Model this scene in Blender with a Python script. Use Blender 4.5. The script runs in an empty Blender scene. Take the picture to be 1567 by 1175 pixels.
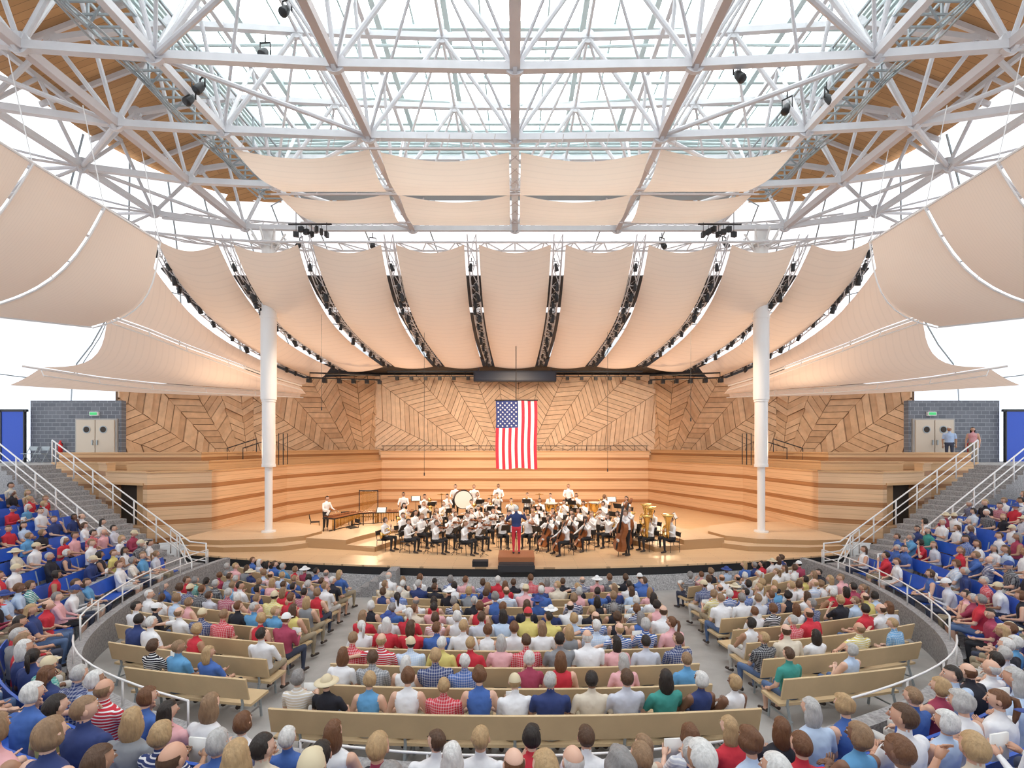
import bpy, math, random
import numpy as np
from mathutils import Vector, Matrix
random.seed(7)
R=random.Random(11)
scene=bpy.context.scene
col=scene.collection
V=Vector
pi=math.pi
ZOOM=None

# ------------------------------------------------------------------ materials
def newmat(name):
    m=bpy.data.materials.new(name); m.use_nodes=True
    nt=m.node_tree; b=nt.nodes['Principled BSDF']
    return m,nt,b
def N(nt,t,**k):
    n=nt.nodes.new(t)
    for a,v in k.items(): setattr(n,a,v)
    return n
def L(nt,a,b): nt.links.new(a,b)
def mat(name,c,rough=.6,metal=0,var=0,vscale=5,bump=0,bscale=40,emit=0,ecol=None):
    m,nt,b=newmat(name)
    b.inputs['Base Color'].default_value=(*c,1)
    b.inputs['Roughness'].default_value=rough
    b.inputs['Metallic'].default_value=metal
    if var>0:
        tc=N(nt,'ShaderNodeTexCoord'); no=N(nt,'ShaderNodeTexNoise')
        no.inputs['Scale'].default_value=vscale; no.inputs['Detail'].default_value=4
        L(nt,tc.outputs['Object'],no.inputs['Vector'])
        r=N(nt,'ShaderNodeValToRGB')
        r.color_ramp.elements[0].position=.3; r.color_ramp.elements[1].position=.7
        r.color_ramp.elements[0].color=(*[max(0,x*(1-var)) for x in c],1)
        r.color_ramp.elements[1].color=(*[min(1,x*(1+var)) for x in c],1)
        L(nt,no.outputs['Fac'],r.inputs['Fac']); L(nt,r.outputs['Color'],b.inputs['Base Color'])
    if bump>0:
        tc=N(nt,'ShaderNodeTexCoord'); no=N(nt,'ShaderNodeTexNoise'); no.inputs['Scale'].default_value=bscale
        L(nt,tc.outputs['Object'],no.inputs['Vector'])
        bp=N(nt,'ShaderNodeBump'); bp.inputs['Strength'].default_value=bump; bp.inputs['Distance'].default_value=.02
        L(nt,no.outputs['Fac'],bp.inputs['Height']); L(nt,bp.outputs['Normal'],b.inputs['Normal'])
    if emit>0:
        b.inputs['Emission Color'].default_value=(*(ecol or c),1); b.inputs['Emission Strength'].default_value=emit
        if emit<1.5:
            try: m.cycles.emission_sampling='NONE'
            except Exception: pass
    return m
def ramp(nt,stops,const=True):
    r=N(nt,'ShaderNodeValToRGB'); cr=r.color_ramp
    if const: cr.interpolation='CONSTANT'
    while len(cr.elements)>1: cr.elements.remove(cr.elements[-1])
    cr.elements[0].position=stops[0][0]; cr.elements[0].color=(*stops[0][1],1)
    for p,c in stops[1:]:
        e=cr.elements.new(p); e.color=(*c,1)
    return r
def rndmat(name,stops,seed,rough=.8,bump=0,bscale=60,stretch=None):
    m,nt,b=newmat(name)
    oi=N(nt,'ShaderNodeObjectInfo'); mu=N(nt,'ShaderNodeMath',operation='MULTIPLY'); mu.inputs[1].default_value=seed
    fr=N(nt,'ShaderNodeMath',operation='FRACT'); r=ramp(nt,stops)
    L(nt,oi.outputs['Random'],mu.inputs[0]); L(nt,mu.outputs[0],fr.inputs[0]); L(nt,fr.outputs[0],r.inputs['Fac'])
    L(nt,r.outputs['Color'],b.inputs['Base Color']); b.inputs['Roughness'].default_value=rough
    if bump:
        tc=N(nt,'ShaderNodeTexCoord'); mp=N(nt,'ShaderNodeMapping')
        if stretch: mp.inputs['Scale'].default_value=stretch
        no=N(nt,'ShaderNodeTexNoise'); no.inputs['Scale'].default_value=bscale
        L(nt,tc.outputs['Object'],mp.inputs['Vector']); L(nt,mp.outputs['Vector'],no.inputs['Vector'])
        bp=N(nt,'ShaderNodeBump'); bp.inputs['Strength'].default_value=bump; bp.inputs['Distance'].default_value=.02
        L(nt,no.outputs['Fac'],bp.inputs['Height']); L(nt,bp.outputs['Normal'],b.inputs['Normal'])
        mx=N(nt,'ShaderNodeMixRGB',blend_type='MULTIPLY'); mx.inputs['Fac'].default_value=.5
        L(nt,r.outputs['Color'],mx.inputs['Color1']); L(nt,no.outputs['Fac'],mx.inputs['Color2'])
        L(nt,mx.outputs['Color'],b.inputs['Base Color'])
    return m
def shirtmat(name,pattern=None):
    m,nt,b=newmat(name)
    oi=N(nt,'ShaderNodeObjectInfo'); b.inputs['Roughness'].default_value=.85
    tc=N(nt,'ShaderNodeTexCoord')
    out=oi.outputs['Color']
    if pattern:
        sx=N(nt,'ShaderNodeSeparateXYZ'); L(nt,tc.outputs['Object'],sx.inputs[0])
        def stripe(o,freq,th):
            a=N(nt,'ShaderNodeMath',operation='MULTIPLY'); a.inputs[1].default_value=freq; L(nt,o,a.inputs[0])
            f=N(nt,'ShaderNodeMath',operation='FRACT'); L(nt,a.outputs[0],f.inputs[0])
            g=N(nt,'ShaderNodeMath',operation='GREATER_THAN'); g.inputs[1].default_value=th; L(nt,f.outputs[0],g.inputs[0]); return g.outputs[0]
        s1=stripe(sx.outputs['Z'],28,.65)
        fac=s1
        if pattern=='plaid':
            s2=stripe(sx.outputs['X'],28,.65)
            ad=N(nt,'ShaderNodeMath',operation='ADD'); L(nt,s1,ad.inputs[0]); L(nt,s2,ad.inputs[1])
            ml=N(nt,'ShaderNodeMath',operation='MULTIPLY'); ml.inputs[1].default_value=.25; L(nt,ad.outputs[0],ml.inputs[0]); fac=ml.outputs[0]
        mx=N(nt,'ShaderNodeMixRGB'); L(nt,fac,mx.inputs['Fac']); L(nt,out,mx.inputs['Color1']); mx.inputs['Color2'].default_value=(.85,.85,.86,1)
        out=mx.outputs['Color']
    L(nt,out,b.inputs['Base Color'])
    no=N(nt,'ShaderNodeTexNoise'); no.inputs['Scale'].default_value=7; no.inputs['Detail'].default_value=1.5
    L(nt,tc.outputs['Object'],no.inputs['Vector'])
    bp=N(nt,'ShaderNodeBump'); bp.inputs['Strength'].default_value=.5; bp.inputs['Distance'].default_value=.06
    L(nt,no.outputs['Fac'],bp.inputs['Height']); L(nt,bp.outputs['Normal'],b.inputs['Normal'])
    return m
def stripewood(name,light,dark,period=.78,frac=.27,off=0):
    m,nt,b=newmat(name)
    g=N(nt,'ShaderNodeNewGeometry'); sx=N(nt,'ShaderNodeSeparateXYZ'); L(nt,g.outputs['Position'],sx.inputs[0])
    a=N(nt,'ShaderNodeMath',operation='MULTIPLY_ADD'); a.inputs[1].default_value=1/period; a.inputs[2].default_value=off; L(nt,sx.outputs['Z'],a.inputs[0])
    f=N(nt,'ShaderNodeMath',operation='FRACT'); L(nt,a.outputs[0],f.inputs[0])
    t=N(nt,'ShaderNodeMath',operation='LESS_THAN'); t.inputs[1].default_value=frac; L(nt,f.outputs[0],t.inputs[0])
    a2=N(nt,'ShaderNodeMath',operation='MULTIPLY'); a2.inputs[1].default_value=1/(period/3.3); L(nt,sx.outputs['Z'],a2.inputs[0])
    f2=N(nt,'ShaderNodeMath',operation='FRACT'); L(nt,a2.outputs[0],f2.inputs[0])
    t2=N(nt,'ShaderNodeMath',operation='LESS_THAN'); t2.inputs[1].default_value=.06; L(nt,f2.outputs[0],t2.inputs[0])
    no=N(nt,'ShaderNodeTexNoise'); no.inputs['Scale'].default_value=1.0; no.inputs['Detail'].default_value=5
    mp=N(nt,'ShaderNodeMapping'); mp.inputs['Scale'].default_value=(.6,.6,14); L(nt,g.outputs['Position'],mp.inputs['Vector']); L(nt,mp.outputs['Vector'],no.inputs['Vector'])
    r1=ramp(nt,[(.3,tuple(x*.86 for x in light)),(.7,light)],False); L(nt,no.outputs['Fac'],r1.inputs['Fac'])
    r2=ramp(nt,[(.3,tuple(x*.72 for x in dark)),(.7,dark)],False); L(nt,no.outputs['Fac'],r2.inputs['Fac'])
    mx=N(nt,'ShaderNodeMixRGB'); L(nt,t.outputs[0],mx.inputs['Fac']); L(nt,r1.outputs['Color'],mx.inputs['Color1']); L(nt,r2.outputs['Color'],mx.inputs['Color2'])
    m2=N(nt,'ShaderNodeMixRGB',blend_type='MULTIPLY'); L(nt,t2.outputs[0],m2.inputs['Fac']); L(nt,mx.outputs['Color'],m2.inputs['Color1']); m2.inputs['Color2'].default_value=(.72,.64,.58,1)
    L(nt,m2.outputs['Color'],b.inputs['Base Color']); b.inputs['Roughness'].default_value=.5
    return m
def plankmat(name,c1,c2,scale=(1,1,1),rough=.5,rowlen=.12):
    m,nt,b=newmat(name)
    g=N(nt,'ShaderNodeNewGeometry'); mp=N(nt,'ShaderNodeMapping'); mp.inputs['Scale'].default_value=scale
    L(nt,g.outputs['Position'],mp.inputs['Vector'])
    br=N(nt,'ShaderNodeTexBrick'); br.inputs['Color1'].default_value=(*c1,1); br.inputs['Color2'].default_value=(*c2,1)
    br.inputs['Mortar'].default_value=(*[x*.55 for x in c2],1); br.inputs['Mortar Size'].default_value=.006
    br.inputs['Scale'].default_value=1; br.inputs['Brick Width'].default_value=2.2; br.inputs['Row Height'].default_value=rowlen
    L(nt,mp.outputs['Vector'],br.inputs['Vector']); L(nt,br.outputs['Color'],b.inputs['Base Color'])
    b.inputs['Roughness'].default_value=rough
    return m
def blockmat():
    m,nt,b=newmat('grey_concrete_block')
    g=N(nt,'ShaderNodeNewGeometry'); sx=N(nt,'ShaderNodeSeparateXYZ'); L(nt,g.outputs['Position'],sx.inputs[0])
    cb=N(nt,'ShaderNodeCombineXYZ'); L(nt,sx.outputs['X'],cb.inputs['X']); L(nt,sx.outputs['Z'],cb.inputs['Y'])
    br=N(nt,'ShaderNodeTexBrick'); br.inputs['Color1'].default_value=(.19,.20,.225,1); br.inputs['Color2'].default_value=(.14,.15,.175,1)
    br.inputs['Mortar'].default_value=(.32,.33,.35,1); br.inputs['Mortar Size'].default_value=.012; br.inputs['Scale'].default_value=1
    br.inputs['Brick Width'].default_value=.4; br.inputs['Row Height'].default_value=.2
    L(nt,cb.outputs[0],br.inputs['Vector']); L(nt,br.outputs['Color'],b.inputs['Base Color']); b.inputs['Roughness'].default_value=.9
    return m
def fabricmat(name,c,trans=.35):
    m,nt,b=newmat(name)
    out=nt.nodes['Material Output']
    tc=N(nt,'ShaderNodeTexCoord'); w=N(nt,'ShaderNodeTexWave'); w.bands_direction='Y'; w.inputs['Scale'].default_value=3.2; w.inputs['Distortion'].default_value=.2
    L(nt,tc.outputs['UV'],w.inputs['Vector'])
    r=ramp(nt,[(0,tuple(x*.955 for x in c)),(.15,c)],False); L(nt,w.outputs['Fac'],r.inputs['Fac'])
    L(nt,r.outputs['Color'],b.inputs['Base Color']); b.inputs['Roughness'].default_value=.95
    no=N(nt,'ShaderNodeTexNoise'); no.inputs['Scale'].default_value=.9; L(nt,tc.outputs['Object'],no.inputs['Vector'])
    bp=N(nt,'ShaderNodeBump'); bp.inputs['Strength'].default_value=.35; bp.inputs['Distance'].default_value=.2
    L(nt,no.outputs['Fac'],bp.inputs['Height']); L(nt,bp.outputs['Normal'],b.inputs['Normal'])
    tr=N(nt,'ShaderNodeBsdfTranslucent'); L(nt,r.outputs['Color'],tr.inputs['Color'])
    mx=N(nt,'ShaderNodeMixShader'); mx.inputs['Fac'].default_value=trans
    L(nt,b.outputs[0],mx.inputs[1]); L(nt,tr.outputs[0],mx.inputs[2]); L(nt,mx.outputs[0],out.inputs['Surface'])
    return m

M_steel=mat('white_painted_steel',(.66,.65,.67),.45,var=.06,vscale=2)
M_steel2=mat('rosy_grey_steel',(.54,.475,.465),.5)
M_galv=mat('galvanised_steel',(.36,.40,.42),.4,.3)
M_black=mat('black_metal',(.02,.02,.022),.5)
M_blackp=mat('black_plastic',(.035,.035,.04),.6)
M_white=mat('white_rail_paint',(.85,.84,.83),.4)
M_fab=fabricmat('canopy_fabric',(.87,.705,.58),.38)
M_membrane=mat('tent_membrane',(.9,.92,.94),.9,emit=.74,ecol=(.88,.94,1.0),var=.03,vscale=.6)  # glow in the material stands in for daylight through the fabric
M_sky=mat('glowing_skylight_panel',(.88,.93,.94),.3,emit=3.1,ecol=(.94,.98,1.0))  # panes emit by themselves in place of daylight passing through
M_woodroof=plankmat('roof_deck_wood',(.62,.35,.155),(.52,.28,.115),(1,1,1),.6,.2)
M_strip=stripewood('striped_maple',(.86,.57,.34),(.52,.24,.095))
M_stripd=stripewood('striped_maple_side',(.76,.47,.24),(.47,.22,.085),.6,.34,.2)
M_stage=plankmat('stage_maple',(.84,.57,.33),(.78,.51,.29),(1,1,1),.35,.12)
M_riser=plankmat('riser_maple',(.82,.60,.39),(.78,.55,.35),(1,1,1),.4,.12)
M_riserside=mat('riser_side_shade',(.48,.29,.14),.5)  # riser wood darkened to paint in the shading of the upright faces
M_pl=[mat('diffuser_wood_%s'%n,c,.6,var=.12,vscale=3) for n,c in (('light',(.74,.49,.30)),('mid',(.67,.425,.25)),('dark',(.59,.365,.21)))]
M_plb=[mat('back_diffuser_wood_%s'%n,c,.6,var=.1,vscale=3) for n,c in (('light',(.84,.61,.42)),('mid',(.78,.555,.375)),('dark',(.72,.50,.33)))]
M_plback=mat('diffuser_backing',(.14,.075,.035),.9)
M_conc=mat('concrete_floor',(.42,.40,.38),.85,var=.12,vscale=1.5,bump=.2)
M_conc2=mat('aggregate_concrete',(.33,.32,.32),.95,var=.35,vscale=22,bump=.4)
M_apron=mat('apron_concrete',(.5,.49,.49),.95,var=.4,vscale=22,bump=.4)
M_block=blockmat()
M_benchtan=mat('tan_bench_laminate',(.64,.47,.27),.5,var=.08,vscale=2)
M_blue=mat('blue_seat_plastic',(.03,.11,.52),.5,var=.1)
M_bluedoor=mat('blue_panel',(.02,.08,.50),.5)
M_door=mat('beige_door_paint',(.62,.52,.41),.5)
M_dark=mat('dark_opening',(.05,.038,.03),.9)
M_red=mat('flag_red',(.62,.03,.06),.8); M_fwhite=mat('flag_white',(.86,.84,.84),.8); M_navy=mat('flag_navy',(.03,.05,.20),.8)
M_brass=mat('brass',(.85,.58,.2),.25,1); M_varn=mat('violin_varnish',(.36,.12,.04),.3); M_silver=mat('silver_metal',(.8,.8,.82),.25,.9)
M_paper=mat('sheet_paper',(.85,.85,.82),.8)
M_extg=mat('exit_sign_green',(.05,.5,.15),.5,emit=.4)
M_extr=mat('extinguisher_red',(.7,.02,.02),.4)
M_drum=mat('drum_head',(.8,.77,.7),.6)

skin_st=[(0,(.70,.43,.31)),(.3,(.62,.35,.24)),(.6,(.74,.47,.35)),(.88,(.42,.23,.14)),(.95,(.22,.11,.065))]
M_skin=rndmat('skin',skin_st,13.7,.55)
M_lip=mat('lips',(.45,.14,.12),.5); M_eyew=mat('eye_white',(.8,.8,.78),.3); M_eyed=mat('eye_dark',(.03,.02,.015),.2)
hair_st=[(0,(.62,.60,.58)),(.10,(.33,.31,.30)),(.17,(.88,.86,.83)),(.26,(.12,.06,.03)),(.45,(.03,.02,.015)),(.64,(.58,.38,.19)),(.75,(.20,.085,.035)),(.87,(.36,.22,.12))]
M_hair=rndmat('hair',hair_st,29.3,.6,.7,45,(1,1,.3))
M_hairdark=rndmat('young_hair',[(0,(.03,.02,.015)),(.5,(.10,.05,.025)),(.8,(.3,.17,.08))],17.1,.5,.6,80,(1,1,.4))
M_hairwhite=mat('white_hair',(.8,.79,.76),.6,bump=.6)
M_pants=rndmat('trousers',[(0,(.05,.06,.10)),(.3,(.35,.29,.2)),(.5,(.10,.16,.30)),(.7,(.02,.02,.025)),(.85,(.6,.58,.55))],7.9,.85)
M_bpants=mat('black_trousers',(.02,.02,.024),.8)
M_shirt=shirtmat('shirt_cloth'); M_plaid=shirtmat('shirt_plaid','plaid'); M_strp=shirtmat('shirt_striped','stripe')
M_shoe=mat('shoe_leather',(.05,.035,.03),.5)
M_hat=rndmat('hat_cloth',[(0,(.66,.56,.38)),(.35,(.8,.8,.8)),(.6,(.04,.07,.25)),(.78,(.66,.58,.42)),(.9,(.6,.05,.06))],5.3,.9)
M_rpants=mat('red_trousers',(.72,.04,.06),.8)

# ------------------------------------------------------------------ mesh builder
class MB:
    def __init__(s): s.v=[];s.f=[];s.m=[];s.M=None;s.uv=[]
    def add(s,vs,fs,mi=0):
        o=len(s.v)
        if s.M is not None: vs=[tuple(s.M@V(v)) for v in vs]
        s.v.extend([tuple(v) for v in vs]); s.f.extend([tuple(i+o for i in f) for f in fs])
        if isinstance(mi,int): s.m.extend([mi]*len(fs))
        else: s.m.extend(mi)
    def box(s,c,d,mi=0,rz=0):
        x,y,z=[a/2 for a in d]; cr,sr=math.cos(rz),math.sin(rz)
        vs=[]
        for a in(-1,1):
            for b in(-1,1):
                for e in(-1,1):
                    X,Y=a*x,b*y
                    vs.append((c[0]+X*cr-Y*sr,c[1]+X*sr+Y*cr,c[2]+e*z))
        s.add(vs,[(0,1,3,2),(4,6,7,5),(0,4,5,1),(2,3,7,6),(0,2,6,4),(1,5,7,3)],mi)
    def frame(s,p1,p2):
        d=(V(p2)-V(p1)); 
        if d.length<1e-6: d=V((0,0,1))
        d.normalize(); up=V((0,0,1)) if abs(d.z)<.95 else V((0,1,0))
        a=d.cross(up).normalized(); b=a.cross(d).normalized(); return d,a,b
    def tube(s,p1,p2,r1,r2=None,n=8,mi=0,cap=True):
        if r2 is None:r2=r1
        p1=V(p1);p2=V(p2);d,a,b=s.frame(p1,p2)
        vs=[]
        for p,r in((p1,r1),(p2,r2)):
            for i in range(n):
                t=2*pi*i/n; vs.append(p+a*math.cos(t)*r+b*math.sin(t)*r)
        fs=[(i,(i+1)%n,n+(i+1)%n,n+i) for i in range(n)]
        if cap: fs+= [tuple(range(n-1,-1,-1)),tuple(range(n,2*n))]
        s.add(vs,fs,mi)
    def beam(s,p1,p2,w,h,mi=0):
        p1=V(p1);p2=V(p2);d,a,b=s.frame(p1,p2); vs=[]
        for p in(p1,p2):
            for i,j in((-1,-1),(1,-1),(1,1),(-1,1)): vs.append(p+a*i*w/2+b*j*h/2)
        s.add(vs,[(3,2,1,0),(4,5,6,7),(0,1,5,4),(1,2,6,5),(2,3,7,6),(3,0,4,7)],mi)
    def path(s,pts,rad,n=8,mi=0):
        pts=[V(p) for p in pts]; vs=[]; fs=[]
        if not hasattr(rad,'__len__'): rad=[rad]*len(pts)
        a=None
        for k,p in enumerate(pts):
            q=pts[min(k+1,len(pts)-1)]-pts[max(k-1,0)]
            q.normalize()
            if a is None:
                up=V((0,0,1)) if abs(q.z)<.9 else V((0,1,0)); a=q.cross(up).normalized()
            else:
                a=(a-q*a.dot(q)).normalized()
            b=a.cross(q).normalized()
            for i in range(n):
                t=2*pi*i/n; vs.append(p+(a*math.cos(t)+b*math.sin(t))*rad[k])
        for k in range(len(pts)-1):
            for i in range(n):
                fs.append((k*n+i,k*n+(i+1)%n,(k+1)*n+(i+1)%n,(k+1)*n+i))
        fs+=[tuple(range(n-1,-1,-1)),tuple(range((len(pts)-1)*n,len(pts)*n))]
        s.add(vs,fs,mi)
    def rings(s,rs,n=16,mi=0):
        vs=[];fs=[]
        for c in rs:
            for i in range(n):
                t=2*pi*i/n; vs.append((c[0]+c[3]*math.cos(t),c[1]+c[4]*math.sin(t),c[2]))
        for k in range(len(rs)-1):
            for i in range(n): fs.append((k*n+i,k*n+(i+1)%n,(k+1)*n+(i+1)%n,(k+1)*n+i))
        fs+=[tuple(range(n-1,-1,-1)),tuple(range((len(rs)-1)*n,len(rs)*n))]
        s.add(vs,fs,mi)
    def ell(s,c,r,mi=0,nu=12,nv=8,fn=None,keep=None):
        vs=[];idx={};fs=[]
        def pt(i,j):
            th=pi*j/nv; ph=2*pi*(i%nu)/nu
            k=(i%nu if 0<j<nv else 0,j)
            if k not in idx:
                d=(math.sin(th)*math.cos(ph),math.sin(th)*math.sin(ph),math.cos(th))
                q=fn(d) if fn else (d[0]*r[0],d[1]*r[1],d[2]*r[2])
                idx[k]=len(vs); vs.append((c[0]+q[0],c[1]+q[1],c[2]+q[2]))
            return idx[k]
        for j in range(nv):
            for i in range(nu):
                if keep:
                    th=pi*(j+.5)/nv; ph=2*pi*(i+.5)/nu
                    if not keep(math.sin(th)*math.cos(ph),math.sin(th)*math.sin(ph),math.cos(th)): continue
                q=[pt(i,j),pt(i,j+1),pt(i+1,j+1),pt(i+1,j)]
                q2=[]
                for a in q:
                    if a not in q2:q2.append(a)
                fs.append(tuple(q2))
        s.add(vs,fs,mi)
    def prism(s,poly,z0,z1,mi=0,mtop=None):
        n=len(poly); vs=[(p[0],p[1],z0) for p in poly]+[(p[0],p[1],z1) for p in poly]
        fs=[(i,(i+1)%n,n+(i+1)%n,n+i) for i in range(n)]+[tuple(range(n-1,-1,-1)),tuple(range(n,2*n))]
        s.add(vs,fs,[mi]*(n+1)+[mi if mtop is None else mtop])
    def sweep(s,C,sec,a0,a1,n,zf,mi=0,mlist=None):
        k=len(sec); vs=[];fs=[];mm=[]
        for i in range(n+1):
            a=a0+(a1-a0)*i/n; z0=zf(a)
            for r,z in sec: vs.append((C[0]+r*math.sin(a),C[1]-r*math.cos(a),z0+z))
        for i in range(n):
            for j in range(k):
                fs.append((i*k+j,i*k+(j+1)%k,(i+1)*k+(j+1)%k,(i+1)*k+j)); mm.append(mlist[j] if mlist else mi)
        fs+=[tuple(range(k-1,-1,-1)),tuple(range(n*k,(n+1)*k))]; mm+=[mlist[0] if mlist else mi]*2
        s.add(vs,fs,mm)
    def mesh(s,name,mats,smooth=False):
        me=bpy.data.meshes.new(name); me.from_pydata(s.v,[],s.f)
        for m in mats: me.materials.append(m)
        me.polygons.foreach_set('material_index',s.m)
        if smooth: me.polygons.foreach_set('use_smooth',[True]*len(s.f))
        me.update(); return me
    def obj(s,name,mats,smooth=False,parent=None,auto=False):
        me=s.mesh(name,mats,smooth or auto)
        if auto:
            try: me.set_sharp_from_angle(angle=math.radians(40))
            except Exception: pass
        o=bpy.data.objects.new(name,me); col.objects.link(o)
        if parent:o.parent=parent
        return o
def empty(name,loc=(0,0,0)):
    e=bpy.data.objects.new(name,None); e.location=loc; col.objects.link(e); return e
def inst(name,me,loc,rz=0,sc=1,color=None,parent=None):
    o=bpy.data.objects.new(name,me); o.location=loc; o.rotation_euler=(0,0,rz); o.scale=(sc,sc,sc)
    if color: o.color=(*color,1)
    if parent:o.parent=parent
    col.objects.link(o); return o

# ------------------------------------------------------------------ camera
cam=bpy.data.cameras.new('camera'); co=bpy.data.objects.new('camera',cam); col.objects.link(co)
co.location=(0,0,4.3); co.rotation_euler=(pi/2,0,0)
zz_,zx_,zy_=ZOOM if ZOOM else (1,783.5,587.5)
cam.sensor_width=36; cam.lens=17.0*zz_; cam.shift_y=zz_*(680-zy_)/1567; cam.shift_x=zz_*(zx_-788)/1567; cam.clip_end=300; cam.clip_start=.05
scene.camera=co
def proj(x,y,z):
    if y<.3: return (-9999,-9999)
    return (788+740*x/y,680-740*(z-4.3)/y)

# ------------------------------------------------------------------ world / light
w=bpy.data.worlds.new('World'); scene.world=w; w.use_nodes=True
bg=w.node_tree.nodes['Background']; bg.inputs[0].default_value=(.94,.97,1,1); bg.inputs[1].default_value=1.0

# ------------------------------------------------------------------ ground
SC=(0,16)
def pz(y): return -0.9+max(0,(14.8-y))*0.109
def sm(a,b,x):
    t=min(1,max(0,(x-a)/(b-a))); return t*t*(3-2*t)
def g0(phi):
    d=abs(math.degrees(phi)); return .35-.65*sm(20,72,d)
def dz(phi):
    d=abs(math.degrees(phi)); return .37-.185*sm(20,62,d)
def tz(phi,i): return g0(phi)+dz(phi)*i
ROW=.8; R0=11.4; RW=10.8; NROW=13
mb=MB(); mb.box((0,20,-2.2),(100,110,.2)); mb.obj('ground',[M_conc])
mb=MB(); vs=[];fs=[]
nx,ny=24,28
for j in range(ny+1):
    y=4.9+(18.8-4.9)*j/ny
    hw=math.sqrt(max(.5,11.0**2-(y-16)**2)) if y<16 else 13.5
    for i in range(nx+1):
        vs.append((-hw+2*hw*i/nx,y,pz(y)))
for j in range(ny):
    for i in range(nx):
        a=j*(nx+1)+i; fs.append((a,a+1,a+nx+2,a+nx+1))
mb.add(vs,fs); mb.obj('floor',[M_conc],True)
AM=math.radians(100)
mb=MB()
def stairlimit(x,y): return y < 16.5+(abs(x)-12.3)*.38
for i in range(0,NROW+1):
    ri=R0-.4+i*ROW if i else RW
    ro=R0+.4+i*ROW
    n=64
    for k in range(n):
        a0=-AM+2*AM*k/n; a1=-AM+2*AM*(k+1)/n
        def P(r,a,z): return (SC[0]+r*math.sin(a),SC[1]-r*math.cos(a),z)
        z0=tz(a0,i);z1=tz(a1,i);zb0=tz(a0,i-1) if i else -1.2;zb1=tz(a1,i-1) if i else -1.2
        mb.add([P(ri,a0,z0),P(ri,a1,z1),P(ro,a1,z1),P(ro,a0,z0),P(ri,a0,zb0),P(ri,a1,zb1)],[(0,1,2,3),(4,5,1,0)],0)
mb.obj('terrace_floor',[M_conc2])
mb=MB()
mb.sweep(SC,[(RW-.12,-1.6),(RW+.08,-1.6),(RW+.08,.42),(RW-.12,.42)],-AM,AM,80,lambda a:g0(a))
mb.obj('parapet_wall',[M_conc2])

def railing(name,pts,h=.95,mid=(.5,),post=1.3,r=.024):
    mb=MB()
    pts=[V(p) for p in pts]
    for hh in (h,)+tuple(mid):
        mb.path([p+V((0,0,hh)) for p in pts],r if hh==h else r*.8,6)
    acc=0;mb.tube(pts[0],pts[0]+V((0,0,h)),r,n=6)
    for a,b in zip(pts[:-1],pts[1:]):
        l=(b-a).length; d=post-acc
        while d<l:
            p=a.lerp(b,d/l); mb.tube(p,p+V((0,0,h)),r,n=6); d+=post
        acc=l-(d-post)
    mb.tube(pts[-1],pts[-1]+V((0,0,h)),r,n=6)
    return mb.obj(name,[M_white],True)
def arcpts(r,a0,a1,n,zf): return [(SC[0]+r*math.sin(a),SC[1]-r*math.cos(a),zf(a)) for a in [a0+(a1-a0)*i/n for i in range(n+1)]]
D=math.radians
for sgn in(-1,1):
    railing('guard_rail',arcpts(RW,sgn*D(56),sgn*D(95),14,lambda a:g0(a)+.42),.5,(.25,),1.5,.018)
    railing('guard_rail',arcpts(RW,sgn*D(22),sgn*D(50),10,lambda a:g0(a)+.42),.36,(),1.5,.014)
railing('guard_rail',arcpts(RW,-D(13),D(13),8,lambda a:g0(a)+.30),.30,(),1.5,.014)

for sgn in(-1,1):
    mb=MB(); n=22
    p0=V((-12.7*1,17.5,-.5)); p1=V((-21.2,20.9,3.4)); d=(p1-p0); dh=V((d.x,d.y,0)).normalized(); nrm=V((-dh.y,dh.x,0))
    if nrm.y<0:nrm=-nrm
    for k in range(n):
        a=p0.lerp(p1,k/n); b=p0.lerp(p1,(k+1)/n); z=b.z
        q=[a-nrm*.9,b-nrm*.9,b+nrm*.9,a+nrm*.9]
        poly=[(sgn*-1*v.x if sgn>0 else v.x,v.y) for v in q]
        mb.prism(poly,-1.6,z)
    mb.obj('aisle_stairs',[M_conc2])
    for off in(-.95,.95):
        pts=[]
        for t in (0,1):
            v=p0.lerp(p1,t)+nrm*off+V((0,0,.1)); pts.append((-v.x if sgn>0 else v.x,v.y,v.z))
        a,b=V(pts[0]),V(pts[1])
        pts=[a.lerp(b,t/8) for t in range(9)]
        pts=[pts[0]+V((-sgn*.8,-.3,0))]+pts
        railing('stair_rail',pts,1.0,(.35,.65),1.5,.028)
    mb=MB(); mb.prism([(sgn*12.0,17.2),(sgn*13.8,16.6),(sgn*13.9,19),(sgn*12.6,19.2)],-1.6,-.45); mb.obj('stair_landing',[M_conc2])
    railing('stair_rail',[(sgn*11.7,17.5,-.85),(sgn*12.9,18.6,-.2),(sgn*13.6,19.1,0)],.95,(.5,),1.0,.026)

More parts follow.
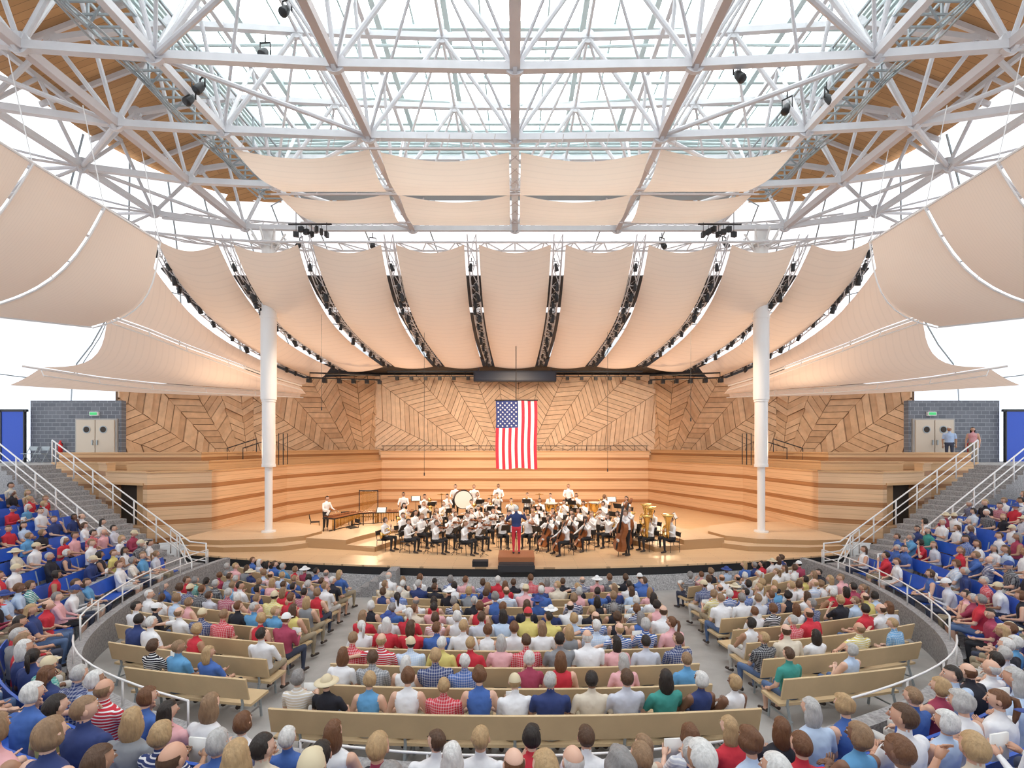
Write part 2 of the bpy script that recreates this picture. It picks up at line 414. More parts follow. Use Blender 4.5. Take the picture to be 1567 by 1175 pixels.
# ------------------------------------------------------------------ stage
def front(x): return 55.9-math.sqrt(39**2-x*x)
XF=13.4
fr=[(x,front(x)) for x in np.linspace(-XF,XF,41)]
back=[(14.1,22),(13.4,28),(10.1,36.2),(-10.1,36.2),(-13.4,28),(-14.1,22)]
mb=MB(); mb.prism(fr+back,-.06,0,0); 
mb.obj('stage_floor',[M_stage])
mb=MB()
def insetf(o): return [(x,front(x)+o) for x in np.linspace(-XF,XF,41)]
def bandf(mb,o0,o1,z0,z1,mi):
    A=insetf(o0);B=insetf(o1)[::-1]; mb.prism(A+B,z0,z1,mi)
bandf(mb,.02,.3,-.34,-.06,0); bandf(mb,-.02,.4,-1.3,-.34,1)
mb.obj('stage_apron',[M_black,M_apron])
for sgn in(-1,1):
    mb=MB()
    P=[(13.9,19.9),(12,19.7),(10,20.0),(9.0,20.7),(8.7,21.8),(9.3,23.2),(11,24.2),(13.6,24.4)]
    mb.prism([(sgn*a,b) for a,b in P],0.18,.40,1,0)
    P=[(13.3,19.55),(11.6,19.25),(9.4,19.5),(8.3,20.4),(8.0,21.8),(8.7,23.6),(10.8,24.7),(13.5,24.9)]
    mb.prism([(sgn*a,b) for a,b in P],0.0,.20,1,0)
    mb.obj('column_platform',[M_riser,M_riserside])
CX,CY=0,18.0
def rz_(x,y):
    r=math.hypot(x-CX,y-CY)
    if abs(math.atan2(x,y-CY))>D(76): return 0
    return .2 if 5.9<r<7.15 else (.4 if r>=7.15 else 0)
mb=MB()
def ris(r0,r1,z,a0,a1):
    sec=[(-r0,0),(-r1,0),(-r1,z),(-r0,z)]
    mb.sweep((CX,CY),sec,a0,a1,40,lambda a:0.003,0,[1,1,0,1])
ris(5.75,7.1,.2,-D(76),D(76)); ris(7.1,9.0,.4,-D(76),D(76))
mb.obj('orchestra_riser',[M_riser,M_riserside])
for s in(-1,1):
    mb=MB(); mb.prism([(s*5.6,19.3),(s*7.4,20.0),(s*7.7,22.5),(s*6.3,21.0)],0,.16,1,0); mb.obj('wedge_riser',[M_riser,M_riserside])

def wallpoly(name,pts,z0,z1,th,mats,capz=None):
    mb=MB()
    for (a,b) in zip(pts[:-1],pts[1:]):
        a=V((a[0],a[1],0));b=V((b[0],b[1],0));d=(b-a).normalized();n=V((-d.y,d.x,0))
        if n.y<0: n=-n
        q=[a,b,b+n*th,a+n*th]
        mb.prism([(v.x,v.y) for v in q],z0,z1,0)
        q=[a-n*.05-d*.03,b-n*.05+d*.03,b+n*(th+.02),a+n*(th+.02)]
        mb.prism([(v.x,v.y) for v in q],z1,z1+.07,1)
    return mb.obj(name,mats)
M_cap=mat('maple_cap',(.66,.40,.20),.5)
wallpoly('wall_back',[(-10.0,36),(10.0,36)],0,3.75,.4,[M_strip,M_cap])
mb=MB()
for x in np.arange(-9.9,10,.9): mb.tube((x,36.3,3.8),(x,36.3,4.2),.02,n=5)
mb.beam((-10,36.3,4.2),(10,36.3,4.2),.06,.05)
mb.obj('wall_top_rail',[M_blackp])
for sgn,nm in((-1,'left'),(1,'right')):
    f=lambda L:[(sgn*-x,y) for x,y in L] if sgn>0 else L
    wallpoly('wall_stage_'+nm,f([(-9.9,36.05),(-13.2,28),(-13.8,22),(-15.9,20.9)]),0,3.05,.35,[M_strip,M_cap])
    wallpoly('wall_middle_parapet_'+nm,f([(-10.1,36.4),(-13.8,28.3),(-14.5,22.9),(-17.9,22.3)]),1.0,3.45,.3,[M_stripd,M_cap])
    mb=MB()
    a=V((-15.9,20.9,0));b=V((-18.3,21.7,0));d=(b-a).normalized();n=V((-d.y,d.x,0)); n=n if n.y>0 else -n
    def seg(t0,t1,z0,z1,o0,o1,mi):
        q=[a+(b-a)*t0+n*o0,a+(b-a)*t1+n*o0,a+(b-a)*t1+n*o1,a+(b-a)*t0+n*o1]
        mb.prism([((-v.x if sgn>0 else v.x),v.y) for v in q],z0,z1,mi)
    seg(0,.1,-1,3.05,0,.42,0); seg(.1,.9,2.55,3.05,0,.42,0); seg(.9,1.04,-1,3.05,0,.42,0); seg(.1,.9,-1,.7,0,.42,0)
    seg(.0,1.04,-1,3.0,.42,.5,1); seg(.08,.92,2.52,2.62,-.04,0,2)
    seg(-.01,1.01,3.05,3.12,-.05,.45,2)
    seg(.14,.45,.7,2.5,.34,.38,3)
    mb.obj('wall_doorway_'+nm,[M_strip,M_dark,M_cap,M_cap])
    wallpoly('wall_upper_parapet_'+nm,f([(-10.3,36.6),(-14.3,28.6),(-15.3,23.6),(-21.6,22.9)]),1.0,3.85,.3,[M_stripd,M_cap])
    wallpoly('wall_outer_parapet_'+nm,f([(-18.3,21.7),(-19.2,22.3),(-21.5,22.5)]),-1,3.4,.3,[M_stripd,M_cap])
    mb=MB(); mb.prism(f([(-10.2,37.2),(-14.2,28.6),(-15.2,23.7),(-27,23.1),(-27,26),(-20.3,25.2),(-17,32),(-11,37.5)]),3.2,3.4); mb.obj('balcony_floor_'+nm,[M_conc])
    mb=MB(); mb.prism(f([(-10.0,36.3),(-13.4,28),(-14.0,22.2),(-16,21.4),(-19,22.4),(-19,23.4),(-15.2,23.7),(-14.2,28.6),(-10.3,36.7)]),2.6,2.75); mb.obj('terrace_ledge_'+nm,[M_cap])

# ------------------------------------------------------------------ upper diffuser walls
def clip(poly,nx,nz,c):
    out=[]
    for i in range(len(poly)):
        p=poly[i];q=poly[(i+1)%len(poly)]
        dp=nx*p[0]+nz*p[1]-c; dq=nx*q[0]+nz*q[1]-c
        if dp<=0: out.append(p)
        if (dp<0<dq) or (dq<0<dp):
            t=dp/(dp-dq); out.append((p[0]+(q[0]-p[0])*t,p[1]+(q[1]-p[1])*t))
    return out
def diffuser(name,p0,p1,z0,zt0,zt1,apex,inward,da=20,w=.42,tilt=24,mats=None,mz=1.6):
    p0=V((*p0,0));p1=V((*p1,0)); Ln=(p1-p0).length; d=(p1-p0)/Ln; n=V((*inward,0)).normalized(); n=(n-d*n.dot(d)).normalized()
    region=[(0,z0),(Ln,z0),(Ln,zt1),(0,zt0)]
    mb=MB()
    def emit(poly,o0,o1,mi):
        k=len(poly); A=[p0+d*s+n*o0+V((0,0,z)) for s,z in poly]; B=[p0+d*s+n*o1+V((0,0,z)) for s,z in poly]
        mb.add(A+B,[(i,(i+1)%k,k+(i+1)%k,k+i) for i in range(k)]+[tuple(range(k)),tuple(range(k,2*k))],mi)
    emit(region,-.25,0,3)
    emit([(-.3,zt0),(Ln+.3,zt1),(Ln+.3,zt1+mz),(-.3,zt0+mz)],-.4,-.25,4)  # added black strip above the wall top, masks the bright membrane
    rr=random.Random(5)
    na=int(180/da)
    for s in range(na):
        a0=D(s*da);a1=D((s+1)*da)
        sec=clip(region,math.sin(a0),-math.cos(a0),math.sin(a0)*apex[0]-math.cos(a0)*apex[1]-.015)
        sec=clip(sec,-math.sin(a1),math.cos(a1),-math.sin(a1)*apex[0]+math.cos(a1)*apex[1]-.015) if len(sec)>2 else []
        if len(sec)<3: continue
        am=(a0+a1)/2
        tb=am+(D(tilt) if s%2 else -D(tilt)); u=(math.cos(tb),math.sin(tb)); ca=u[0]*apex[0]+u[1]*apex[1]
        for k in range(0,70):
            q=clip(sec,-u[0],-u[1],-(ca+k*w+.014))
            if len(q)<3: continue
            q=clip(q,u[0],u[1],ca+(k+1)*w-.014)
            if len(q)<3: continue
            area=abs(sum(q[i][0]*q[(i+1)%len(q)][1]-q[(i+1)%len(q)][0]*q[i][1] for i in range(len(q))))/2
            if area<.01: continue
            emit(q,0,(.05,.11)[k%2]+rr.choice((0,.04)),rr.choice((0,0,1,1,2)))
    return mb.obj(name,(mats or M_pl)+[M_plback,M_blackp])
diffuser('wall_upper_back',(-10.7,37),(10.7,37),3.4,9.6,9.6,(10.7,1.2),(0,-1),11,.34,34,M_plb,1.0)
for sgn,nm in((-1,'left'),(1,'right')):
    diffuser('wall_upper_side_rear_'+nm,(sgn*16.8,31),(sgn*10.7,37),3.4,8.4,9.6,(7.8,1.6),(-sgn,-1),12,.36,34,None,1.0)
    diffuser('wall_upper_side_front_'+nm,(sgn*20.2,24.6),(sgn*16.8,31),3.4,7.0,8.4,(7.0,1.6),(-sgn,-1),12,.36,34,None,.2)
mb=MB(); mb.prism([(-13,33.6),(13,33.6),(11,37.3),(-11,37.3)],9.75,10.4); mb.obj('ceiling_rear_soffit',[M_blackp])

# ------------------------------------------------------------------ block walls, doors, blue panels
for sgn,nm in((-1,'left'),(1,'right')):
    mb=MB(); mb.box((sgn*22.2,24.6,4.95),(4.6,.3,3.15)); mb.obj('wall_block_'+nm,[M_block])
    mb=MB()
    cx=sgn*21.1
    mb.box((cx,24.4,4.5),(2.1,.1,2.2),1)
    for s in(-1,1):
        mb.box((cx+s*.49,24.33,4.48),(.93,.06,2.1),0)
        mb.tube((cx+s*.42,24.28,5.05),(cx+s*.42,24.31,5.05),.19,n=20,mi=3)
        mb.tube((cx+s*.42,24.275,5.05),(cx+s*.42,24.30,5.05),.15,n=20,mi=2)
        mb.box((cx+s*.12,24.27,4.4),(.05,.04,.25),3)
    mb.obj('door_double_'+nm,[M_door,M_conc,M_dark,M_galv])
    mb=MB(); mb.box((cx-.1,24.38,5.85),(.42,.12,.2)); mb.box((cx-.1,24.31,5.85),(.34,.02,.13),1); mb.obj('exit_sign',[M_white,M_extg])
    mb=MB(); ex=sgn*22.8
    mb.rings([(ex,24.25,3.9,.09,.09),(ex,24.25,4.35,.09,.09),(ex,24.25,4.42,.04,.04),(ex,24.25,4.5,.04,.04)],12); mb.tube((ex,24.25,4.45),(ex+.15,24.25,4.3),.015,mi=1)
    mb.obj('fire_extinguisher',[M_extr,M_black],True)
    mb=MB()
    for k in range(4):
        mb.box((sgn*(25.1+k*1.15),24.2,4.7),(1.08,.08,2.5),0); mb.box((sgn*(24.53+k*1.15),24.2,4.7),(.07,.12,2.6),1)
    mb.box((sgn*26.8,24.2,6.0),(4.8,.12,.12),1)
    mb.obj('wall_blue_panel_'+nm,[M_bluedoor,M_black])

# ------------------------------------------------------------------ columns
for sgn in(-1,1):
    mb=MB(); x,y=sgn*11.0,21.6
    def cyl(z0,z1,r,n=28): mb.rings([(x,y,z0,r,r),(x,y,z1,r,r)],n)
    cyl(.40,3.5,.16); cyl(.40,.46,.3); cyl(3.35,6.35,.27); cyl(6.2,6.3,.30); cyl(3.3,3.42,.29)
    cyl(6.3,10.2,.33); cyl(9.9,10.0,.36); cyl(10,13.9,.28); cyl(13.2,13.3,.4)
    for k in range(8):
        a=k*pi/4; mb.beam((x+.3*math.cos(a),y+.3*math.sin(a),13.0),(x+.75*math.cos(a),y+.75*math.sin(a),13.7),.06,.06)
    mb.obj('support_column',[M_white],auto=True)

# ------------------------------------------------------------------ roof frame
mb=MB()
ys=[4,6.5,9.3,12.2,15.0,18.1,21.3]
xs=[-15.2,-11.8,-8.8,-4.5,0,4.5,8.8,11.8,15.2]
ZL,ZU=13.8,16.9
def LN(i,k):
    x=xs[i]; return V((x,ys[k]-.7*(abs(x)/12)**2 if k<6 else ys[k]-.9*max(0,(abs(x)-11)/4), ZL+(.25 if abs(x)>14 else 0)))
def UN(i,k):
    a=LN(i,k);b=LN(i+1,k); p=(a+b)/2; p.z=ZU-(.8 if abs(p.x)>12.5 else 0); return p
for k in range(len(ys)):
    for i in range(len(xs)-1):
        mb.beam(LN(i,k),LN(i+1,k),.17,.20)
        mb.tube(LN(i,k),UN(i,k),.07,n=8); mb.tube(UN(i,k),LN(i+1,k),.07,n=8)
        if i<len(xs)-2: mb.beam(UN(i,k),UN(i+1,k),.15,.17)
for k in range(len(ys)-1):
    for i in range(len(xs)):
        big=xs[i] in(-4.5,4.5,-11.8,11.8)
        mb.beam(LN(i,k),LN(i,k+1),.2 if big else .17,.24 if big else .2,1 if big else 0)
        if xs[i]==0: mb.beam(LN(i,k)+V((0,0,-.1)),LN(i,k+1)+V((0,0,-.1)),.26,.03)
        p=(LN(i,k)+LN(i,k+1))/2; p.z=ZU-(.9 if abs(p.x)>12.5 else 0)
        mb.tube(LN(i,k),p,.06,n=8); mb.tube(p,LN(i,k+1),.06,n=8)
        if k<len(ys)-2:
            q=(LN(i,k+1)+LN(i,k+2))/2; q.z=p.z; mb.beam(p,q,.13,.15)
    for i in range(len(xs)-1):
        if i in(2,3,4,5): mb.tube(UN(i,k),UN(i,k+1),.055,n=6)
        if i in(0,2,5,7):
            if (i+k)%2: mb.tube(LN(i,k),LN(i+1,k+1),.07,n=8)
            else: mb.tube(LN(i+1,k),LN(i,k+1),.07,n=8)
        if i in(2,3,4,5): mb.tube(LN(i,k+1),UN(i,k),.045,n=6); mb.tube(LN(i+1,k+1),UN(i,k),.045,n=6)
for k in range(len(ys)):
    for i in range(len(xs)):
        p=LN(i,k)
        mb.tube(p+V((0,-.05,.05)),p+V((0,.05,.05)),.27,n=18)
        mb.tube(p+V((-.05,0,.05)),p+V((.05,0,.05)),.25,n=18)
    for i in range(len(xs)-1):
        p=UN(i,k); mb.tube(p+V((0,-.05,0)),p+V((0,.05,0)),.22,n=14)
for sgn in(-1,1):
    for k in range(1,7):
        a=LN(0 if sgn<0 else 8,k); b=V((sgn*17.5,a.y+.6,14.3)); c=V((sgn*17.0,a.y-.8,12.6))
        mb.tube(a,b,.06,n=6); mb.tube(a,c,.05,n=6); mb.tube(b,c,.05,n=6)
        if k<6:
            a2=LN(0 if sgn<0 else 8,k+1); mb.tube(c,V((sgn*17.0,a2.y-.8,12.6)),.05,n=6); mb.tube(b,V((sgn*17.5,a2.y+.6,14.3)),.06,n=6); mb.tube(c,a2,.04,n=6)
            mb.tube(b,c.lerp(V((sgn*17.0,a2.y-.8,12.6)),.5),.035,n=5); mb.tube(a,b.lerp(V((sgn*17.5,a2.y+.6,14.3)),.5),.04,n=5); mb.tube(a2,b.lerp(V((sgn*17.5,a2.y+.6,14.3)),.5),.04,n=5)
def lattice(pa,pb,r=.05):
    n=len(pa)
    for j in range(n-1):
        mb.tube(pa[j],pa[j+1],r,n=6); mb.tube(pb[j],pb[j+1],r*.8,n=6); mb.tube(pa[j],pb[j],r*.6,n=5)
        c=pb[j].lerp(pb[j+1],.5); mb.tube(pa[j],c,r*.6,n=5); mb.tube(c,pa[j+1],r*.6,n=5)
X=np.linspace(-14.8,14.8,25)
fy_=lambda x,y:y-.03*max(0,abs(x)-9)**2
lattice([V((x,fy_(x,20.2),12.75)) for x in X],[V((x,fy_(x,22.6),13.35)) for x in X])
lattice([V((x,fy_(x,21.3),13.8)) for x in X],[V((x,fy_(x,22.8),14.7)) for x in X])
for s in(-1,1):
    Y=np.linspace(8,19.8,13)
    lattice([V((s*(15.4-.0*y),y,13.2)) for y in Y],[V((s*16.9,y,13.9)) for y in Y],.05)
    for q in range(8):
        y=9+q*1.35; mb.tube((s*17,y,12.6),(s*19.5,y+.6,12.4),.04,n=5); mb.tube((s*17,y,12.6),(s*18.8,y-.4,11.4),.025,n=5)
mb.obj('roof_space_frame',[M_steel,M_steel2],auto=True)

# skylight
mb=MB(); mb.box((0,12.3,18.5),(22.4,18.8,.06),0)
mb.obj('skylight_glazing',[M_sky])
mb=MB()
for y in np.arange(3,21.8,1.2): mb.box((0,y,18.3),(22.4,.14,.24))
for x in np.arange(-11.2,11.3,2.24): mb.box((x,12.3,18.2),(.18,18.8,.32))
for x in np.arange(-10.1,11,2.24): mb.box((x,12.3,18.38),(.06,18.8,.1))
for z in np.arange(16.9,18.3,.14): mb.box((0,21.6,z),(22.4,.16,.06))
for s in(-1,1):
    for z in np.arange(17.1,18.3,.2): mb.box((s*11.2,12.3,z),(.14,18.8,.07))
for k in range(7):
    y=5+k*2.6
    for s in(-1,1):
        mb.tube((s*11,y,17),(s*5.5,y+1.3,18.1),.05,n=6); mb.tube((s*.2,y,16.9),(s*5.5,y+1.3,18.1),.05,n=6)
M_sg=mat('skylight_frame_paint',(.53,.61,.61),.5)
mb.obj('skylight_frame',[M_sg])
mb=MB()
def slab(P,t=.15):
    k=len(P); A=P; B=[(x,y,z+t) for x,y,z in P]
    mb.add(A+B,[(i,(i+1)%k,k+(i+1)%k,k+i) for i in range(k)]+[tuple(range(k)),tuple(range(k,2*k))],0)
for s in(-1,1):
    slab([(s*x,y,z) for x,y,z in [(11.3,2,17.7),(16.0,2,15.9),(16.0,20.0,15.9),(11.3,20.0,17.7)]])
    slab([(s*x,y,z) for x,y,z in [(11.3,20,17.7),(16.0,20,15.9),(14.5,22.4,15.6),(11.3,23.4,16.0)]])
    for j in range(10):
        y=3+j*1.9; mb.beam((s*11.3,y,17.55),(s*16.0,y,15.75),.08,.16,1)
    slab([(s*x,y,z) for x,y,z in [(11.3,21.7,17.0),(11.3,24,16.2),(7.0,24.0,16.2),(8.2,21.7,17.0)]])
mb.obj('ceiling_wood_deck',[M_woodroof,M_steel])

# membrane
mb=MB(); n=96; K=10; cy=12
def mem(a,t):
    e=.5+.5*min(1,t*1.6)
    sx=math.sin(a); cx_=-math.cos(a)
    far=50.0 if cx_>0 else 33.0
    A=16.2+(31-16.2)*t; Bf=12.2+(far-12.2)*t
    X_=math.copysign(abs(sx)**e,sx); Y_=math.copysign(abs(cx_)**e,cx_)
    z=15.9-(15.9-6.3)*(t**.9)-1.0*math.sin(pi*t)-.35*abs(math.sin(a*9))*t
    return (A*X_,cy+Bf*Y_,z)
vs=[];fs=[]
for i in range(n):
    for j in range(K+1): vs.append(mem(2*pi*i/n,j/K))
for i in range(n):
    for j in range(K):
        a=i*(K+1)+j;b=((i+1)%n)*(K+1)+j; fs.append((a,b,b+1,a+1))
o=len(vs)
for i in range(n):
    p=mem(2*pi*i/n,1); vs.append((p[0]*1.01,p[1],p[2]));vs.append((p[0]*1.01,p[1],-2))
for i in range(n):
    a=o+2*i;b=o+2*((i+1)%n); fs.append((a,b,b+1,a+1))
mb.add(vs,fs); mb.obj('tent_membrane',[M_membrane],True)
mb=MB()
for i in range(40):
    a=2*pi*(i+.5)/40
    if -math.cos(a)<-.55: continue
    mb.path([V(mem(a,t))+V((0,0,-.12)) for t in np.linspace(0,1,11)],.035,5)
    if i%2: mb.path([V(mem(a,t))+V((0,0,-.4-.1*t)) for t in np.linspace(0.1,1,9)],.022,5)
for t in(.25,.7): mb.path([V(mem(a,t))+V((0,0,-.15)) for a in np.linspace(D(60),D(300),60)],.03,5)
mb.obj('membrane_cables',[M_galv])

# ------------------------------------------------------------------ canopy sails
def sail(mb,A,B,sagf,nu=14,nv=10,mi=0):
    def samp(P,t):
        P=[V(p) for p in P]; x=t*(len(P)-1); i=min(int(x),len(P)-2); u=x-i
        p0=P[max(i-1,0)];p1=P[i];p2=P[i+1];p3=P[min(i+2,len(P)-1)]
        return .5*((2*p1)+(p2-p0)*u+(2*p0-5*p1+4*p2-p3)*u*u+(-p0+3*p1-3*p2+p3)*u**3)
    vs=[];fs=[]
    for i in range(nu+1):
        a=samp(A,i/nu);b=samp(B,i/nu)
        for j in range(nv+1):
            u=j/nv; p=a.lerp(b,u); p=p+V(sagf(i/nu,u)); vs.append(p)
    for i in range(nu):
        for j in range(nv):
            q=i*(nv+1)+j; fs.append((q,q+1,q+nv+2,q+nv+1))
    mb.add(vs,fs,mi)
def sailobj(name,A,B,sagf,nu=14,nv=10,mirror=False,us=3):
    mb=MB(); 
    if mirror:
        A=[(-p[0],p[1],p[2]) for p in A];B=[(-p[0],p[1],p[2]) for p in B]
        sf=lambda i,j:(-sagf(i,j)[0],sagf(i,j)[1],sagf(i,j)[2])
    else: sf=sagf
    sail(mb,A,B,sf,nu,nv); o=mb.obj(name,[M_fab],True)
    uv=o.data.uv_layers.new(name='UVMap')
    for l in o.data.loops:
        i,j=divmod(l.vertex_index,nv+1); uv.data[l.index].uv=(j/nv*3,i/nu*us)
    return o
def zc(y): return 9.65+2.35*math.exp(-(y-19)/2.2)
yy=[18.9,19.6,20.4,21.4,23,25.5,29,33.3]
lines=[1.7,4.95,8.2,11.3]
def cl(x,off,dy=0): 
    return [(x*(1+.004*(y-19))+off*(1+.03*(y-19)),y+dy*max(0,1-(y-18.9)/3),zc(y)-(.10*max(0,abs(x)-8)*max(0,(y-21)/12))) for y in yy]
sg=lambda i,j:(0,.18*math.sin(pi*j)*max(0,1-i*6),-.26*math.sin(pi*j)*(1-.5*i))
GW=.29
sailobj('acoustic_canopy_sail',cl(-1.7,GW),cl(1.7,-GW),sg,24,12)
for a,b in((1.7,4.95),(4.95,8.2),(8.2,11.3)):
    for m in(False,True):
        sailobj('acoustic_canopy_sail',cl(a,GW),cl(b,-GW),sg,24,12,mirror=m)
L5=[(14.0,18.9,12.3),(14.1,20.2,11.2),(14.1,22.3,10.2),(13.8,24.6,9.4),(13.2,27.5,8.8),(12.7,30.2,8.5)]
L4=[(11.6,18.9,zc(18.9)),(11.6,20.2,zc(20.2)),(11.7,22.3,zc(22.3)),(11.8,24.6,zc(24.6)-.2),(11.9,27.8,zc(28)-.3),(12.0,31.5,9.3)]
L5b=[(14.45,18.3,12.2),(14.5,19.8,11.1),(14.5,22.0,10.0),(14.2,24.5,9.25),(13.6,27.5,8.7),(13.1,30.2,8.4)]
L6=[(15.9,19.0,9.4),(15.3,20.2,9.15),(14.7,21.6,8.8),(14.0,23.6,8.45),(13.4,26,8.1),(12.8,29,7.9)]
L6b=[(x+.12,y,z-.12) for x,y,z in L6]
L7=[(19.6,20.0,7.5),(18.6,21.6,7.35),(17.5,23.3,7.3),(16.2,25.3,7.35),(14.8,27.5,7.45),(13.2,30,7.55)]
L7b=[(x+.1,y,z-.1) for x,y,z in L7]
L8=[(20.9,20.0,6.75),(20.3,21.6,6.8),(19.3,23.2,6.85),(17.8,25.6,6.95),(16.0,28,7.1),(13.8,31,7.3)]
for m in(False,True):
    sailobj('side_canopy_sail',L4,L5,lambda i,j:(0,0,-.35*math.sin(pi*j)),mirror=m)
    sailobj('side_canopy_sail',L5b,L6,lambda i,j:(-.15*math.sin(pi*j),0,-.1*math.sin(pi*j)),mirror=m)
    sailobj('side_canopy_sail',L6b,L7,lambda i,j:(-.3*math.sin(pi*j),.5*math.sin(pi*j)*(1-i),-.55*math.sin(pi*j)*(1-.5*i)),mirror=m)
    sailobj('side_canopy_sail',L7b,L8,lambda i,j:(0,0,-.05*math.sin(pi*j)),mirror=m)
mb=MB()
for s in(-1,1):
    for LL in(L6,L7):
        P=[V((s*x,y,z-.08)) for x,y,z in LL]; mb.path([P[0]+(P[0]-P[1])*.3]+P,.05,6)
        P=[V((s*x*.995,y,z-.35)) for x,y,z in LL]; mb.path(P,.03,6)
        for k in range(len(P)-1):
            mb.tube(V((s*LL[k][0],LL[k][1],LL[k][2]-.08)),P[k],.02,n=5)
mb.obj('canopy_edge_pole',[M_white])
lamp=MB()
lamp.rings([(0,0,-.42,.10,.10),(0,0,-.38,.11,.11),(0,0,-.12,.085,.085),(0,0,0,.06,.06)],12)
lamp.ell((0,0,-.41),(.085,.085,.02),1)
lamp.box((-.13,0,-.08),(.02,.04,.34)); lamp.box((.13,0,-.08),(.02,.04,.34)); lamp.box((0,0,.1),(.28,.04,.03)); lamp.tube((0,0,.1),(0,0,.28),.02)
M_lens=mat('lamp_lens',(.5,.47,.4),.2)
lampme=lamp.mesh('stage_lamp',[M_black,M_lens],True)
lampE=empty('canopy_stage_lamps')
mb=MB(); mb2=MB()
def gaptruss(pts,wd):
    P=[V(p) for p in pts]
    Q=[]
    for a,b in zip(P[:-1],P[1:]):
        k=max(1,int((b-a).length/.5))
        for t in range(k): Q.append(a.lerp(b,t/k))
    Q.append(P[-1])
    up=V((0,0,.3)); sx=V((wd/2,0,0))
    for a,b in zip(Q[:-1],Q[1:]):
        for s in(-1,1):
            mb.tube(a+s*sx,b+s*sx,.024,n=5); mb.tube(a+s*sx+up,b+s*sx+up,.022,n=5); mb.tube(a+s*sx,b+s*sx+up,.014,n=4)
        mb.tube(a-sx,b+sx,.018,n=4); mb.tube(a+sx+up,b-sx+up,.014,n=4); mb.tube(a-sx,a+sx,.018,n=4)
    Q2=[q for q in Q if q.y>19.9]
    for k in range(len(Q2)-1):
        if k%5<4 or Q2[k].y>24: mb2.beam(Q2[k]+V((0,0,.42)),Q2[k+1]+V((0,0,.42)),1.0,.05)  # added black strip, wide enough to darken the gap from below
    for k,q in enumerate(Q):
        if k>0 and (k%2==0 or q.y<22):
            s=1 if k%4>1 else -1
            o=inst('lamp',lampme,q+V((s*.07,-.05,.08)),R.uniform(-1,1),.75 if k%3 else .95,parent=lampE); o.rotation_euler=(R.uniform(.2,.6),R.uniform(-.2,.2),R.uniform(-.4,.4))
for x in lines:
    for s in(-1,1): gaptruss([(s*(x*(1+.004*(y-19))),y,zc(y)+.1-(.10*max(0,x-8)*max(0,(y-21)/12))) for y in yy],.34)
for s in(-1,1): gaptruss([(s*(x+.2),y,z+.05) for x,y,z in L5],.3)
mb.obj('canopy_gap_truss',[M_steel]); mb2.obj('canopy_gap_blackout',[M_blackp])  # the black strips are added to block the white behind the gaps

def hs(x0,x1,y0,y1,xa,xb,za,zb,zm):
    A=[(x0,y0,za),(x0+(xa-x0)*.5,(y0+y1)/2,zm),(xa,y1,zb)]
    B=[(x1,y0,za),(x1+(xb-x1)*.5,(y0+y1)/2,zm),(xb,y1,zb)]
    sailobj('overhead_canopy_sail',A,B,lambda i,j:(0,(.22 if i<.5 else -.30)*math.sin(pi*j)*abs(2*i-1),-.16*math.sin(pi*j)),10,14,us=1)
for s in(-1,1):
    hs(s*.18,s*4.15,14.9,16.9,s*.18,s*4.1,13.3,13.0,12.95); hs(s*4.45,s*8.6,14.75,16.75,s*4.45,s*8.0,13.3,13.05,12.95)
    hs(s*.18,s*4.15,17.35,19.4,s*.2,s*4.1,13.25,13.1,13.0); hs(s*4.5,s*8.5,17.25,19.2,s*4.6,s*7.9,13.25,13.1,13.0)
mb=MB()
for y,z in((14.85,13.38),(17.05,13.12),(17.3,13.42),(19.4,13.2)):
    mb.beam((-8.6,y,z),(8.6,y,z),.05,.06)
    for x in np.arange(-8.4,8.5,.7): mb.tube((x,y,z),(x+.1,y,z+.45),.012,n=4)
for s in(-1,1):
    for x in(.05,4.3):
        for y in np.arange(14.9,19.4,.7): mb.tube((s*(x-.12),y,13.2),(s*(x+.12),y+.35,13.2),.02,n=4)
mb.obj('overhead_sail_frame',[M_steel2])
ysn=[6.5,8.3,10.1,11.9,13.7,15.5]
def nedge(y,top):
    t=(y-6.5)/9
    if top: return V((12.6-1.2*t,y,11.9-1.1*t))
    q=15.5-y
    return V((13.35+min(2.6,q*1.15)+max(0,q-2.3)*.12,y-.25,8.0-.02*q))
bul=lambda u:V((-.5*math.sin(pi*u),0,-.55*math.sin(pi*u)))
for m in(False,True):
    for k in range(5):
        y0,y1=ysn[k]+.04,ysn[k+1]-.04
        sailobj('side_overhead_sail',[nedge(y0,1),nedge((y0+y1)/2,1),nedge(y1,1)],[nedge(y0,0),nedge((y0+y1)/2,0),nedge(y1,0)],
          lambda i,j:tuple(bul(j)+V((-.12*math.sin(pi*i)*math.sin(pi*j),0,-.12*math.sin(pi*i)*math.sin(pi*j)))),8,14,mirror=m)
mb=MB()
for s in(-1,1):
    for k in range(6):
        y=ysn[k]; a=nedge(y,1); b=nedge(y,0); P=[]
        for j in range(11):
            u=j/10; p=a.lerp(b,u)+bul(u)+V((-.03,0,-.03)); P.append(V((s*p.x,p.y,p.z)))
        mb.path(P,.022,6)
        mb.tube((s*a.x,a.y,a.z),(s*(a.x+.6),a.y,13.9),.015,n=4); mb.tube((s*b.x,b.y,b.z),(s*17,b.y,12.6),.015,n=4)
    for tp in(1,0):
        mb.path([V((s*nedge(y,tp).x,nedge(y,tp).y,nedge(y,tp).z)) for y in ysn],.035,6)
mb.obj('side_sail_frame',[M_white])

